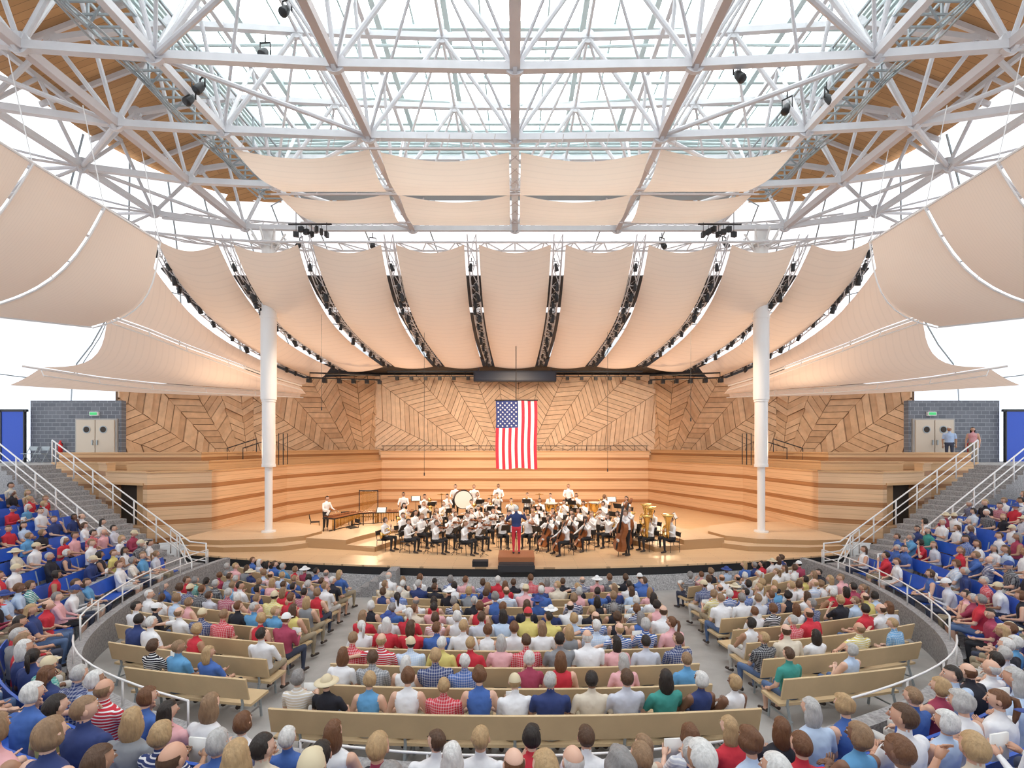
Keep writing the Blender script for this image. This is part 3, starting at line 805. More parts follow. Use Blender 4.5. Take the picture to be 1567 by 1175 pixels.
# catwalks
mb=MB()
for s in(-1,1):
    x0,x1=s*9.2,s*10.6
    for x in(x0,x1):
        for z in(14.7,15.3,15.8): mb.beam((x,4,z),(x,20.5,z),.06,.06)
        for y in np.arange(4,20.6,1.0): mb.beam((x,y,14.7),(x,y,15.8),.05,.05)
    for y in np.arange(4,20.6,.35): mb.beam((x0,y,14.7),(x1,y,14.7),.04,.05)
    for y in np.arange(4,20.6,1.0): mb.tube((x0,y,14.65),(x1,y+1,14.65),.03,n=4)
    for j in range(3): mb.path([(x1-s*.15*j,y,14.55-.1*math.sin(y*1.7+j)) for y in np.arange(4,20.6,.8)],.03,5)
mb.box((0,20.2,14.7),(18,.7,.06))
for z in(15.2,15.7): mb.beam((-9,19.85,z),(9,19.85,z),.05,.05)
mb.obj('lighting_catwalk',[M_galv])
big=MB()
big.M=Matrix.Rotation(-.6,4,'X')
big.rings([(0,0,-.5,.17,.17),(0,0,-.45,.19,.19),(0,0,-.1,.16,.16),(0,0,.1,.1,.1)],16); big.ell((0,0,-.48),(.15,.15,.02),1)
big.M=None
big.box((-.22,0,.1),(.03,.06,.5));big.box((.22,0,.1),(.03,.06,.5));big.box((0,0,.36),(.47,.06,.04));big.tube((0,0,.36),(0,0,.7),.03)
bigme=big.mesh('spotlight',[M_black,M_lens],True)
for x,y,z in((-5.7,12.1,15.2),(-6.35,12.3,14.3),(-8.4,13.0,13.95),(-8.75,13.1,13.7),(5.6,12.2,13.65),(8.7,13.5,14.0),(7.6,13.5,13.75),(-9.2,20.8,13),(9,20.8,13),(-6.0,20.4,12.8),(6.2,20.4,12.8)):
    inst('spotlight',bigme,(x,y,z),R.uniform(-1,1),.6)
for s in(-1,1):
    mb=MB()
    for k in range(7):
        x=s*(7.4+k*.2); mb.box((x,19.0,12.55+.1*(k%3)),(.12,.2,.2),0,.3*k); mb.tube((x,19,12.6),(x,19,12.95),.012)
    mb.beam((s*7.2,19,12.95),(s*8.9,19,12.95),.05,.05); 
    for q in(7.4,8.6): mb.tube((s*q,19,12.95),(s*q,19,13.8),.015)
    mb.obj('hanging_lamp_bar',[M_black])
mb=MB(); mb.beam((-9,34.2,9.45),(9,34.2,9.45),.25,.12); mb.beam((-9,34.2,9.1),(9,34.2,9.1),.06,.06)
for x in np.linspace(-8.5,8.5,18): mb.tube((x,34.2,9.1),(x,34.2,9.45),.02); mb.box((x+.2,34.1,8.95),(.22,.3,.22))
mb.obj('rear_lighting_pipe',[M_black])
mb=MB(); mb.box((0,33.5,9.0),(5.7,.5,.72)); mb.box((0,33.24,9.0),(5.5,.03,.55),1)
for x in(-2.5,2.5): mb.tube((x,33.5,9.3),(x,33.5,10),.03)
mb.obj('hanging_display_box',[mat('dark_navy_case',(.02,.025,.045),.6),mat('dark_blue_screen',(.02,.03,.06),.4)])
for s in(-1,1):
    mb=MB(); mb.tube((s*12.3,29,8.6),(s*9.2,33,9.0),.05); mb.tube((s*12.3,29,8.3),(s*9.2,33,8.7),.05)
    for k in range(6):
        t=k/5; x=s*(12.3-3.1*t); y=29+4*t; z=8.3+.4*t
        mb.tube((x,y,z),(x,y,z+.3),.02); mb.box((x,y-.1,z-.18),(.22,.3,.24))
    mb.obj('side_lighting_pipe',[M_black])

# ------------------------------------------------------------------ flag
mb=MB()
FW,FH=2.22,3.65; fx=0.08; fy=26.0; ztop=6.65
nc,nr=39,40
def fp(u,v):
    return (fx-FW/2+FW*u+.02*math.sin(v*7), fy+.07*math.sin(u*9+v*2.0)*(.3+v)+.04*math.sin(u*17), ztop-FH*v-.04*math.sin(u*8)*v)
vs=[fp(i/nc,j/nr) for j in range(nr+1) for i in range(nc+1)];fs=[];mm=[]
for j in range(nr):
    for i in range(nc):
        a=j*(nc+1)+i; fs.append((a,a+1,a+nc+2,a+nc+1))
        c=i//3
        if c<7 and j<16: mm.append(2)
        else: mm.append(0 if c%2==0 else 1)
mb.add(vs,fs,mm)
for a in range(9):
    for b in range(11):
        if (a+b)%2: continue
        u=(a+1)/10*7/13; v=(b+1)/12*.4
        c=fp(u,v); p=[]
        for k in range(10):
            r=.062 if k%2==0 else .026; t=pi/2+k*pi/5
            p.append((c[0]+r*math.cos(t),c[1]-.012,c[2]+r*math.sin(t)))
        mb.add(p+[(c[0],c[1]-.014,c[2])],[(k,(k+1)%10,10) for k in range(10)],1)
mb.tube((fx-FW/2-.05,fy,ztop+.03),(fx+FW/2+.05,fy,ztop+.03),.03,mi=3)
mb.tube((fx-.02,fy,ztop),(fx-.02,fy,13.2),.022,mi=3)
mb.obj('hanging_american_flag',[M_red,M_fwhite,M_navy,M_blackp],True)
mb=MB()
for x,y,z in((-4.5,24,2.9),(4.6,24,3.1),(-8.8,22,6),(8.0,22,5.5)):
    mb.tube((x,y,z),(x,y,zc(y)),.008,n=4); mb.tube((x,y,z-.15),(x,y,z),.03,n=6)
mb.obj('hanging_microphone',[M_black])

# ------------------------------------------------------------------ people
def hand(mb,wr,d,s,mi=0,curl=.5):
    d=V(d).normalized(); s=V(s); s=(s-d*s.dot(d)).normalized(); n=d.cross(s).normalized()
    wr=V(wr)
    mb.path([wr-d*.01,wr+d*.03,wr+d*.075,wr+d*.09],[.022,.034,.036,.022],7,mi)
    ln=[.062,.072,.067,.052]
    for k in range(4):
        b=wr+d*.08+s*(.027-.018*k)
        m_=b+d*ln[k]*.5-n*ln[k]*.2*curl*2; e=m_+d*ln[k]*.35-n*ln[k]*.45*curl*2
        mb.path([b,m_,e],[.0095,.0085,.0065],5,mi)
    b=wr+d*.025+s*.028; mb.path([b,b+d*.03+s*.025,b+d*.06+s*.028-n*.01],[.012,.011,.008],5,mi)
def head(mb,c,yaw=0,pitch=0,hair='short',sc=1.0,seed=0):
    old=mb.M
    mb.M=Matrix.Translation(V(c))@Matrix.Rotation(yaw,4,'Z')@Matrix.Rotation(pitch,4,'X')@Matrix.Scale(sc,4)
    rr=random.Random(seed)
    def f(d):
        x,y,z=d; X=.079*x;Y=.095*y;Z=.110*z
        if z<0: X*=1-.28*(-z)**1.6; Y=Y*(1-.12*(-z)) if y>0 else Y*(1-.35*(-z)**1.5)
        return (X,Y,Z)
    mb.ell((0,0,0),None,0,18,14,fn=f)
    mb.path([(0,.088,.025),(0,.102,-.005),(0,.114,-.028),(0,.094,-.036)],[.007,.009,.014,.008],6,0)
    for s in(-1,1):
        mb.ell((s*.030,.081,.012),(.013,.009,.008),5,8,6); mb.ell((s*.030,.088,.012),(.006,.004,.006),6,8,6)
        mb.ell((s*.030,.089,.034),(.019,.006,.005),3,8,4)
        mb.ell((s*.081,-.004,-.004),(.011,.019,.031),0,8,6)
    mb.ell((0,.085,-.055),(.024,.009,.007),7,8,6)
    R1=[rr.uniform(0,6) for _ in range(4)]
    def nz(x,y,z,a): return 1+a*(math.sin(5*x+R1[0])*math.sin(5*y+R1[1])+math.sin(6*z+R1[2]+3*x))
    def shell(k,a,keep,low=1.0,flare=0,top=1.0,wx=1.0):
        def g(d):
            x,y,z=d; m=k*nz(x,y,z,a)
            X=.083*x*m*wx;Y=(.100*y)*m-.006;Z=.112*z*(m*top if z>0 else 1)
            if z<0: 
                if flare==0: X*=1-.20*(-z)**1.2
                else:
                    q=-z; X*=1+flare*math.sin(min(1,q*1.15)*pi*.72)
                Z*=low
                if low<=1 and y<0: Y*=1-.25*(-z)
                if low>1: Y=min(Y,.03)-(.03*(-z) if low>1.5 else 0)
            return (X,Y,Z)
        mb.ell((0,0,.003),None,3,20,16,fn=g,keep=keep)
    if hair=='short': shell(1.05,.015,lambda x,y,z:(z>.52) or (y<.12 and z>-.28) or (y<-.35 and z>-.62))
    elif hair=='bald': shell(1.0,.01,lambda x,y,z:(y<.1 and -.25<z<.30) or (y<-.3 and -.62<z<.36))
    elif hair=='bob': shell(1.10,.025,lambda x,y,z:(z>.5) or (y<.22 and z>-.95),1.08,.22)
    elif hair=='long': shell(1.08,.02,lambda x,y,z:(z>.5) or (y<.1 and z>-.985),2.15,.34)
    elif hair=='curly': shell(1.2,.05,lambda x,y,z:(z>.5) or (y<.25 and z>-.8),1.0,.12)
    elif hair=='pony':
        shell(1.05,.01,lambda x,y,z:(z>.5) or (y<.15 and z>-.4) or (y<-.3 and z>-.7))
        mb.path([(0,-.095,.05),(0,-.14,.04),(0,-.155,-.04),(0,-.135,-.16),(0,-.12,-.24)],[.02,.030,.034,.026,.008],8,3)
    elif hair in('cap','hat'):
        shell(1.0,.0,lambda x,y,z:(y<.12 and -.28<z<.1) or (y<-.35 and -.62<z<.1))
        def g(d):
            x,y,z=d; return (.088*x,.106*y-.004,.112*z)
        if hair=='cap':
            mb.ell((0,0,.010),None,4,18,12,fn=g,keep=lambda x,y,z:z>-.02)
            mb.ell((0,.118,.026),(.068,.075,.008),4,14,6)
        else:
            mb.ell((0,0,.010),None,4,18,12,fn=g,keep=lambda x,y,z:z>-.02)
            mb.rings([(0,0,.035,.088,.105),(0,0,.028,.14,.155),(0,0,.010,.175,.19),(0,0,.006,.175,.19),(0,0,.02,.14,.155),(0,0,.03,.08,.1)],22,4)
    mb.M=old
def segdist(P,a,b):
    a=np.array(a);b=np.array(b);ab=b-a;t=np.clip(((P-a)@ab)/(ab@ab+1e-9),0,1)
    return np.linalg.norm(P-(a+t[:,None]*ab),axis=1)
def person(name,stand=False,fem=False,lean=0.0,armL=None,armR=None,hair='short',yaw=0,pitch=0,sleeve='short',legs='long',
           mats=None,extra=None,voxel=.019,legsp=None,stout=1.0,seed=0,hold=False,kneeW=.13):
    H=.95 if stand else .52
    w=.93 if fem else 1.04; w*=stout
    def Y(z): return lean*(z-H)
    T=[(-.10,.135,.105),(-.02,.175,.13),(.06,.170,.128),(.16,.158*(1 if not fem else .93),.118),(.28,.172,.125),(.38,.188,.125),(.44,.188,.108),(.475,.155,.095),(.505,.09,.07),(.53,.06,.058)]
    mb=MB(); mb.rings([(0,Y(H+z)-.0,H+z,rx*w,ry*stout*(1.05 if stout>1 else 1)) for z,rx,ry in T],18)
    bones=[]
    def bone(a,b,r1,r2,reg):
        mb.tube(a,b,r1,r2,n=12); mb.ell(a,(r1,)*3,0,12,8); mb.ell(b,(r2,)*3,0,12,8); bones.append((a,b,(r1+r2)/2,reg))
    bones.append(((0,Y(H+.03),H+.05),(0,Y(H+.45),H+.46),.15*w,'shirt'))
    bones.append(((0,0,H-.12),(0,0,H-.03),.17*w,'pants'))
    bone((0,Y(H+.5),H+.5),(0,Y(H+.60)+.005,H+.61),.058*(.86 if fem else 1),.054*(.86 if fem else 1),'skin')
    SH=H+.435; sx=.188*w
    dl=((.27,.06,H+.20),(.12,.30,H+.13)) if not stand else ((.25,-.02,H+.15),(.24,.06,H-.10))
    hands=[]
    for s,A in((-1,armL),(1,armR)):
        A=A or dl
        sh=(s*sx,Y(SH),SH); el=(s*A[0][0],A[0][1],A[0][2]); wr=(s*A[1][0],A[1][1],A[1][2])
        mid=tuple(V(sh).lerp(V(el),.62))
        bone(sh,mid,.060*stout,.052,'shirt'); bone(mid,el,.048,.042,'shirt' if sleeve=='long' else 'skin'); 
        bone(el,wr,.041,.027,'shirt' if sleeve=='long' else 'skin')
        hands.append((s,el,wr))
        if sleeve=='none': bones[-3]=(bones[-3][0],bones[-3][1],bones[-3][2],'skin')
    if stand: LG=legsp or [((.095,0,H-.05),(.10,.015,.5),(.10,-.02,.09))]*2
    else: LG=legsp or [((.09,.0,H-.02),(kneeW,.43,.52),(kneeW,.40,.10))]*2
    for s,lg in zip((-1,1),LG):
        h,k,a=[(s*p[0],p[1],p[2]) for p in lg]
        bone(h,k,.088*(stout*.95),.060,'pants'); m2=tuple(V(k).lerp(V(a),.5)); lw='pants' if legs=='long' else 'skin'
        bone(k,m2,.058,.052,lw); bone(m2,a,.05,.036,lw)
        bone((a[0],a[1]-.03,a[2]-.045),(a[0]+s*.015,a[1]+.15,.032),.042,.033,'shoe')
    me=mb.mesh(name+'_t',[]); ob=bpy.data.objects.new(name+'_t',me); col.objects.link(ob)
    rm=ob.modifiers.new('r','REMESH'); rm.mode='VOXEL'; rm.voxel_size=voxel; rm.use_smooth_shade=True
    smo=ob.modifiers.new('s','SMOOTH'); smo.iterations=4; smo.factor=.5
    dg=bpy.context.evaluated_depsgraph_get(); ev=ob.evaluated_get(dg); m3=ev.to_mesh()
    vs=np.empty(len(m3.vertices)*3); m3.vertices.foreach_get('co',vs); vs=vs.reshape(-1,3)
    fs=[tuple(p.vertices) for p in m3.polygons]
    ev.to_mesh_clear(); bpy.data.objects.remove(ob); bpy.data.meshes.remove(me)
    fc=np.array([vs[list(f)].mean(0) for f in fs])
    Dm=np.stack([segdist(fc,b[0],b[1])/b[2] for b in bones],1); idx=Dm.argmin(1)
    reg={'skin':0,'shirt':1,'pants':2,'shoe':8}
    mi=[reg[bones[i][3]] for i in idx]
    out=MB(); out.add([tuple(v) for v in vs],fs,mi)
    for s,el,wr in hands:
        d=(V(wr)-V(el)).normalized(); hand(out,wr,d,(-s,0,.2),0,.5 if not hold else .8)
    head(out,(0,Y(H+.69)+.02,H+.69),yaw,pitch,hair,.97 if fem else 1.04,seed)
    if extra: extra(out,H,hands)
    mats=mats or mset()
    return out.mesh(name,mats,True)
def mset(shirt=None,pants=None,hair=None):
    return [M_skin,shirt or M_shirt,pants or M_pants,hair or M_hair,M_hat,M_eyew,M_eyed,M_lip,M_shoe,M_paper,M_varn,M_black,M_brass,M_silver,M_drum]
H=.52
arms={ 'lap':None,
 'fold':((.26,.08,H+.18),(.04,.22,H+.24)),
 'chin':((.20,.22,H+.20),(.06,.19,H+.50)),
 'back':((.42,-.12,H+.40),(.64,-.20,H+.36)),
 'read':((.24,.12,H+.18),(.13,.34,H+.26)),
 'side':((.29,.0,H+.18),(.24,.18,H+.05)),
}
def prog(mb,H,h): mb.box((0,.42,H+.27),(.2,.02,.24),9)
AUD=[]
spec=[('m','lap','lap','short',0,0,None),('m','fold','fold','short',.3,.05,'plaid'),('m','lap','side','bald',-.2,0,None),('m','side','lap','short',0,-.05,None),
 ('m','read','read','cap',0,-.2,None),('m','back','lap','bald',.2,0,'stripe'),('m','chin','lap','short',-.4,0,None),('m','lap','lap','cap',.5,0,'plaid'),
 ('f','lap','lap','bob',0,0,None),('f','lap','fold','long',.2,0,None),('f','fold','lap','long',-.3,0,None),('f','read','read','bob',0,-.25,'stripe'),
 ('f','lap','lap','curly',.1,0,None),('f','side','lap','pony',.6,0,None),('f','chin','lap','bob',-.5,0,None),('f','lap','lap','hat',0,0,None),('f','lap','fold','long',0,0,None),('m','lap','fold','short',.9,0,None),
 ('m','side','side','short',-.1,0,None),('m','lap','lap','short',.2,-.1,'plaid'),('f','fold','fold','bob',.3,0,None),('m','lap','lap','short',-.6,0,None),('f','lap','lap','long',.5,0,None)]
for k,(g,a,b,h,yw,pt,pat) in enumerate(spec):
    AUD.append(person('audience_member_%d'%k,fem=g=='f',lean=[-.12,-.05,.08,0,.12][k%5],armL=arms[a],armR=arms[b],hair=h,yaw=yw,pitch=pt,
        sleeve='short' if k%4 else ('none' if g=='f' else 'long'),legs='long' if k%3 else 'short',
        mats=mset({'plaid':M_plaid,'stripe':M_strp,None:M_shirt}[pat]),extra=prog if a=='read' else None,stout=[1,1.08,1.15,1,1.05][k%5] if g=='m' else [1,1.05,.95][k%3],seed=k,kneeW=[.13,.17,.11][k%3]))
pal=[(.80,.80,.82)]*10+[(.50,.62,.80)]*3+[(.58,.03,.05)]*5+[(.03,.05,.17)]*5+[(.06,.14,.42)]*3+[(.78,.42,.44)]*3+[(.02,.02,.03)]*5+[(.25,.26,.28)]*2+[(.05,.30,.26)]+[(.70,.62,.50)]+[(.36,.05,.10)]*2+[(.12,.33,.58)]+[(.70,.60,.20)]+[(.60,.62,.70)]*2
def visible(x,y,z,mx=90,my=120):
    px,py=proj(x,y,z+1.1); return -mx<px<1567+mx and py<1175+my+ (60 if y<4 else 0)
def seatp(E,x,y,z,face,rr):
    me=rr.choice(AUD); inst('audience_member',me,(x,y,z),face+rr.uniform(-.15,.15),rr.uniform(.90,1.0),rr.choice(pal),E)
def bench(C,r,a0,a1,zf,mback,parent=None,seatm=None):
    mb=MB(); n=max(3,int(abs(a1-a0)*r/.5))
    mb.sweep(C,[(r-.24,.39),(r+.17,.375),(r+.17,.415),(r-.24,.43)],a0,a1,n,zf,1)
    mb.sweep(C,[(r+.19,.50),(r+.215,.50),(r+.285,.84),(r+.26,.85)],a0,a1,n,zf,0)
    k=max(2,int(abs(a1-a0)*r/1.6)+1)
    for j in range(k):
        a=a0+(a1-a0)*(.06+.88*j/(k-1)); z=zf(a)
        def P(rr,zz): return (C[0]+rr*math.sin(a),C[1]-rr*math.cos(a),z+zz)
        mb.tube(P(r+.25,.8),P(r+.17,.40),.02,n=6,mi=2); mb.tube(P(r+.17,.40),P(r+.28,.0),.022,n=6,mi=2); mb.tube(P(r-.2,.40),P(r-.24,0),.022,n=6,mi=2); mb.tube(P(r-.2,.37),P(r+.2,.37),.02,n=6,mi=2)
        mb.tube(P(r+.28,.18),P(r-.22,.18),.014,n=5,mi=2)
    mb.obj('audience_bench',[mback,seatm or mback,M_galv])
rr=random.Random(3)
PC=(0,30.0)
E=empty('seated_audience_stalls')
for i in range(10):
    d=6.4+.86*i; r=PC[1]-d
    zf=lambda a:pz(PC[1]-r*math.cos(a))
    hw=2.9+.17*(d-7.3) if i else 3.2
    inn=hw+1.15
    blocks=[(-math.asin(hw/r),math.asin(hw/r))]
    if i>0:
        lim=inn
        while lim<10.2:
            y=PC[1]-math.sqrt(r*r-lim*lim)
            if math.hypot(lim,y-16)>10.05 and y<16: break
            lim+=.05
        lim=min(lim,9.9)
        if lim>inn+.8:
            blocks+=[(-math.asin(lim/r),-math.asin(inn/r)),(math.asin(inn/r),math.asin(lim/r))]
    for bi,(a0,a1) in enumerate(blocks):
        bench(PC,r,a0,a1,zf,M_benchtan)
        Ln=(a1-a0)*r; k=int(Ln/.47)
        occ=.92 if bi==0 else (.90 if i>4 else (.74 if i>2 else .5))
        for j in range(k):
            if rr.random()>occ: continue
            a=a0+(a1-a0)*(j+.5+rr.uniform(-.1,.1))/k; x=r*math.sin(a); y=PC[1]-r*math.cos(a)
            seatp(E,x,y,pz(y),a,rr)
for sec,(s0,s1) in (('rear',(-52,52)),('left',(-98,-54)),('right',(54,98))):
    E=empty('seated_audience_'+sec+'_terrace')
    for i in range(NROW):
        r=R0+.05+i*ROW
        a0,a1=D(s0),D(s1)
        def ok(a):
            x=r*math.sin(a);y=SC[1]-r*math.cos(a); 
            if sec=='rear' and y<2.85: return False
            return stairlimit(x,y) and visible(x,y,tz(a,i),140)
        st=D(.75); spans=[];cur=None;a=a0
        while a<=a1:
            if ok(a):
                if cur is None:cur=a
                last=a
            elif cur is not None: spans.append((cur,last)); cur=None
            a+=st
        if cur is not None: spans.append((cur,last))
        for (b0,b1) in spans:
            if (b1-b0)*r<1.2: continue
            bench(SC,r,b0,b1,lambda a,i=i:tz(a,i),M_blue)
            k=int((b1-b0)*r/.49)
            for j in range(k):
                if rr.random()>(.96 if sec=='rear' else .70): continue
                a=b0+(b1-b0)*(j+.5+rr.uniform(-.1,.1))/k; x=r*math.sin(a);y=SC[1]-r*math.cos(a)
                face=-math.atan2((0-x),(25-y))
                if sec!='rear': face=face*.5+a*.5
                seatp(E,x,y,tz(a,i),face,rr)

# ------------------------------------------------------------------ orchestra
def fiddle(mb,base,axis,nrm,Lb,mi=10,dark=11):
    ax=V(axis).normalized(); n=V(nrm); n=(n-ax*n.dot(ax)).normalized(); s=ax.cross(n); b=V(base)
    prof=[(0,.12),(.04,.24),(.14,.31),(.28,.30),(.40,.21),(.50,.17),(.60,.20),(.72,.25),(.86,.24),(.96,.15),(1,.06)]
    th=.11 if Lb<.5 else .17
    out=[(t,wd) for t,wd in prof]+[(t,-wd) for t,wd in prof[::-1]]
    A=[b+ax*t*Lb+s*wd*Lb+n*th*Lb/2 for t,wd in out]; Bb=[b+ax*t*Lb+s*wd*Lb-n*th*Lb/2 for t,wd in out]
    k=len(out); mb.add(A+Bb,[(i,(i+1)%k,k+(i+1)%k,k+i) for i in range(k)]+[tuple(range(k)),tuple(range(k,2*k))],mi)
    mb.beam(b+ax*Lb*.62+n*Lb*th*.7,b+ax*Lb*1.55+n*Lb*th*.7,.07*Lb,.05*Lb,dark)
    mb.beam(b+ax*Lb*1.5+n*Lb*.04,b+ax*Lb*1.72,.06*Lb,.08*Lb,mi)
    mb.beam(b+ax*Lb*.36+n*Lb*th*.6-s*.08*Lb,b+ax*Lb*.36+n*Lb*th*.6+s*.08*Lb,.02*Lb,.09*Lb,9)
    mb.beam(b+ax*Lb*.05+n*Lb*th*.65,b+ax*Lb*.28+n*Lb*th*.65,.06*Lb,.03*Lb,dark)
def ex_violin(mb,H,h):
    fiddle(mb,(-.10,.10,H+.50),(-.55,.8,-.08),(0,.1,1),.36)
    mb.tube((.28,.34,H+.42),(-.34,.30,H+.66),.006,n=5,mi=11)
def ex_clar(mb,H,h): mb.path([(0,.14,H+.62),(0,.30,H+.42),(0,.46,H+.14),(0,.50,H+.08)],[.010,.014,.015,.034],8,11)
def ex_flute(mb,H,h): mb.tube((-.06,.14,H+.64),(.55,.18,H+.60),.012,n=8,mi=13)
def ex_trumpet(mb,H,h):
    mb.path([(0,.14,H+.64),(0,.45,H+.60),(0,.58,H+.58),(0,.66,H+.57)],[.008,.009,.022,.06],10,12); mb.beam((0,.25,H+.58),(0,.40,H+.56),.03,.10,12)
    for k in range(3): mb.tube((0,.30+.03*k,H+.54),(0,.30+.03*k,H+.68),.011,n=6,mi=12)
def ex_tromb(mb,H,h):
    mb.tube((.04,.12,H+.64),(.04,.85,H+.48),.011,n=6,mi=12); mb.tube((.04,.30,H+.56),(.04,.85,H+.44),.011,n=6,mi=12); mb.path([(-.04,-.05,H+.70),(-.04,.35,H+.62),(-.04,.50,H+.58),(-.04,.56,H+.57)],[.012,.014,.04,.10],10,12)
def ex_horn(mb,H,h):
    c=V((.10,.22,H+.25))
    mb.path([c+V((0,.13*math.cos(t),.13*math.sin(t))) for t in np.linspace(0,2*pi,15)],.018,6,12); mb.path([c+V((0,.0,-.1)),c+V((.1,-.06,-.12)),c+V((.2,-.14,-.12)),c+V((.24,-.18,-.12))],[.02,.04,.10,.15],12,12); mb.tube(c+V((0,.05,.13)),(0,.13,H+.64),.008,n=5,mi=12)
def ex_tuba(mb,H,h):
    c=V((.02,.27,H+.22))
    for r in(.20,.15): mb.path([c+V((r*.8*math.cos(t),0,r*1.3*math.sin(t))) for t in np.linspace(0,2*pi,17)],.035,8,12)
    mb.path([c+V((-.17,0,-.2)),c+V((-.18,0,.1)),c+V((-.19,.01,.42)),c+V((-.2,.02,.60)),c+V((-.2,.02,.70))],[.045,.06,.09,.15,.24],16,12)
    for k in range(3): mb.tube(c+V((.0+.04*k,.06,.0)),c+V((.0+.04*k,.06,.18)),.015,n=6,mi=12)
def ex_cello(mb,H,h):
    fiddle(mb,(.0,.48,.18),(-.12,-.42,1),(0,1,.3),.74); mb.tube((0,.5,.18),(.02,.62,0),.008,n=5,mi=11); mb.tube((.45,.50,H+.08),(-.22,.44,H+.2),.007,n=5,mi=11)
def ex_bass(mb,H,h):
    fiddle(mb,(-.1,.42,.22),(-.08,-.14,1),(0,1,.15),1.12); mb.tube((-.1,.42,.22),(-.1,.45,0),.01,n=5,mi=11); mb.tube((.45,.52,.85),(-.25,.50,.95),.008,n=5,mi=11)
Hs=.95
BM=mset(M_shirt,M_bpants,M_hairdark)
kw=dict(sleeve='long',mats=BM,hold=True)
vio=dict(armL=((.26,.24,H+.34),(.24,.40,H+.50)),armR=((.34,.18,H+.28),(.26,.34,H+.42)))
win=dict(armL=((.24,.14,H+.24),(.05,.28,H+.42)),armR=((.24,.14,H+.18),(.05,.36,H+.28)))
bra=dict(armL=((.26,.20,H+.34),(.05,.30,H+.55)),armR=((.26,.20,H+.34),(.05,.34,H+.54)))
MUS={}
for k,(nm,ar,ex,fem,hr) in {'violinist':('violinist',vio,ex_violin,0,'short'),'violinist_b':('violinist',vio,ex_violin,1,'long'),
   'clarinettist':('clarinettist',win,ex_clar,0,'short'),'clarinettist_b':('clarinettist',win,ex_clar,1,'pony'),'flautist':('flautist',dict(armL=((.2,.2,H+.36),(.02,.22,H+.56)),armR=((.36,.08,H+.36),(.34,.18,H+.53))),ex_flute,1,'long'),
   'trumpeter':('trumpeter',bra,ex_trumpet,0,'short'),'trombonist':('trombonist',bra,ex_tromb,0,'short'),'horn_player':('horn_player',win,ex_horn,1,'bob'),
   'tuba_player':('tuba_player',dict(armL=((.3,.12,H+.2),(.18,.26,H+.30)),armR=((.28,.12,H+.2),(.12,.30,H+.28))),ex_tuba,0,'short'),
   'cellist':('cellist',dict(armL=((.3,.2,H+.36),(.14,.22,H+.50)),armR=((.38,.2,H+.2),(.36,.42,H+.10))),ex_cello,0,'short')}.items():
    MUS[k]=(nm,person(nm,fem=bool(fem),lean=.05,hair=hr,extra=ex,kneeW=.24 if k=='cellist' else .15,pitch=-.12,seed=len(k),**ar,**kw))
bassme=person('double_bass_player',stand=True,lean=.08,armL=((.32,.25,Hs+.36),(.2,.34,Hs+.48)),armR=((.4,.22,Hs+.16),(.40,.46,Hs-.06)),extra=ex_bass,hair='short',**kw)
percme=person('percussionist',stand=True,lean=.12,armL=((.28,.12,Hs+.18),(.2,.38,Hs+.12)),armR=((.28,.12,Hs+.18),(.2,.38,Hs+.14)),hair='short',
   extra=lambda mb,H,h:[mb.tube((s*.2,.42,H+.13),(s*.1,.72,H+.06),.007,n=5,mi=11) or mb.ell((s*.1,.73,H+.06),(.02,.02,.02),9,8,6) for s in(-1,1)],**kw)
cb=MB()
for x in(-.2,.2):
    cb.tube((x,-.22,0),(x,-.2,.44),.012,n=6); cb.tube((x,.2,0),(x,.18,.44),.012,n=6); cb.tube((x,-.2,.44),(x,-.28,.80),.012,n=6)
cb.box((0,0,.43),(.42,.42,.03)); cb.box((0,-.26,.70),(.40,.025,.18)); cb.tube((-.2,-.21,.2),(.2,-.21,.2),.008,n=5)
chairme=cb.mesh('orchestra_chair',[M_black])
sb=MB()
sb.tube((0,0,.05),(0,0,.98),.012,n=8)
for k in range(3):
    a=k*2*pi/3; sb.tube((0,0,.14),(.24*math.cos(a),.24*math.sin(a),.01),.01,n=5)
sb.M=Matrix.Translation((0,0,1.0))@Matrix.Rotation(-.5,4,'X')
sb.box((0,0,.06),(.50,.012,.30)); sb.box((0,-.03,-.09),(.50,.06,.012)); sb.box((0,-.015,.06),(.42,.008,.26),1); sb.M=None
standme=sb.mesh('music_stand',[M_black,M_paper])
def seat_mus(key,x,y,z,face,rg,stand=True):
    nm,me=MUS[key]
    inst(nm,me,(x,y,z),face,rg.uniform(.98,1.07),(.88,.88,.89)); inst('orchestra_chair',chairme,(x,y,z),face)
    if stand:
        dx,dy=-math.sin(face),math.cos(face); inst('music_stand',standme,(x+dx*.82,y+dy*.82,z),face,.9)
rg=random.Random(9)
def putarc(r,t0,t1,n,keys):
    for k in range(n):
        t=D(t0+(t1-t0)*(k/(n-1))+rg.uniform(-1.5,1.5)); x=CX+r*math.sin(t)*1.02; y=CY+.3+r*math.cos(t)
        f=math.atan2(-(CX-x),(CY+.1-y)); zz=rz_(x,y)
        kk=keys(math.degrees(t)); seat_mus(kk,x,y,zz,f,rg,k%2==0)
def k1(t): return rg.choice(['violinist','violinist_b']) if t<10 else ('cellist' if t>30 else rg.choice(['violinist','violinist_b']))
def k2(t): return rg.choice(['violinist','violinist_b']) if t<-15 else (rg.choice(['flautist','clarinettist']) if t<30 else 'cellist')
def k3(t): return rg.choice(['clarinettist','clarinettist_b','flautist'])
def k4(t): return rg.choice(['clarinettist','clarinettist_b','horn_player']) if t<30 else rg.choice(['horn_player','trombonist'])
def k5(t): return rg.choice(['trumpeter','trombonist','horn_player','clarinettist_b']) if t<55 else 'tuba_player'
putarc(2.05,-72,72,6,k1); putarc(3.2,-74,66,9,k2); putarc(4.35,-76,62,12,k3); putarc(5.4,-74,66,14,k4); putarc(6.5,-52,62,12,k5); putarc(7.75,-36,44,9,k5)
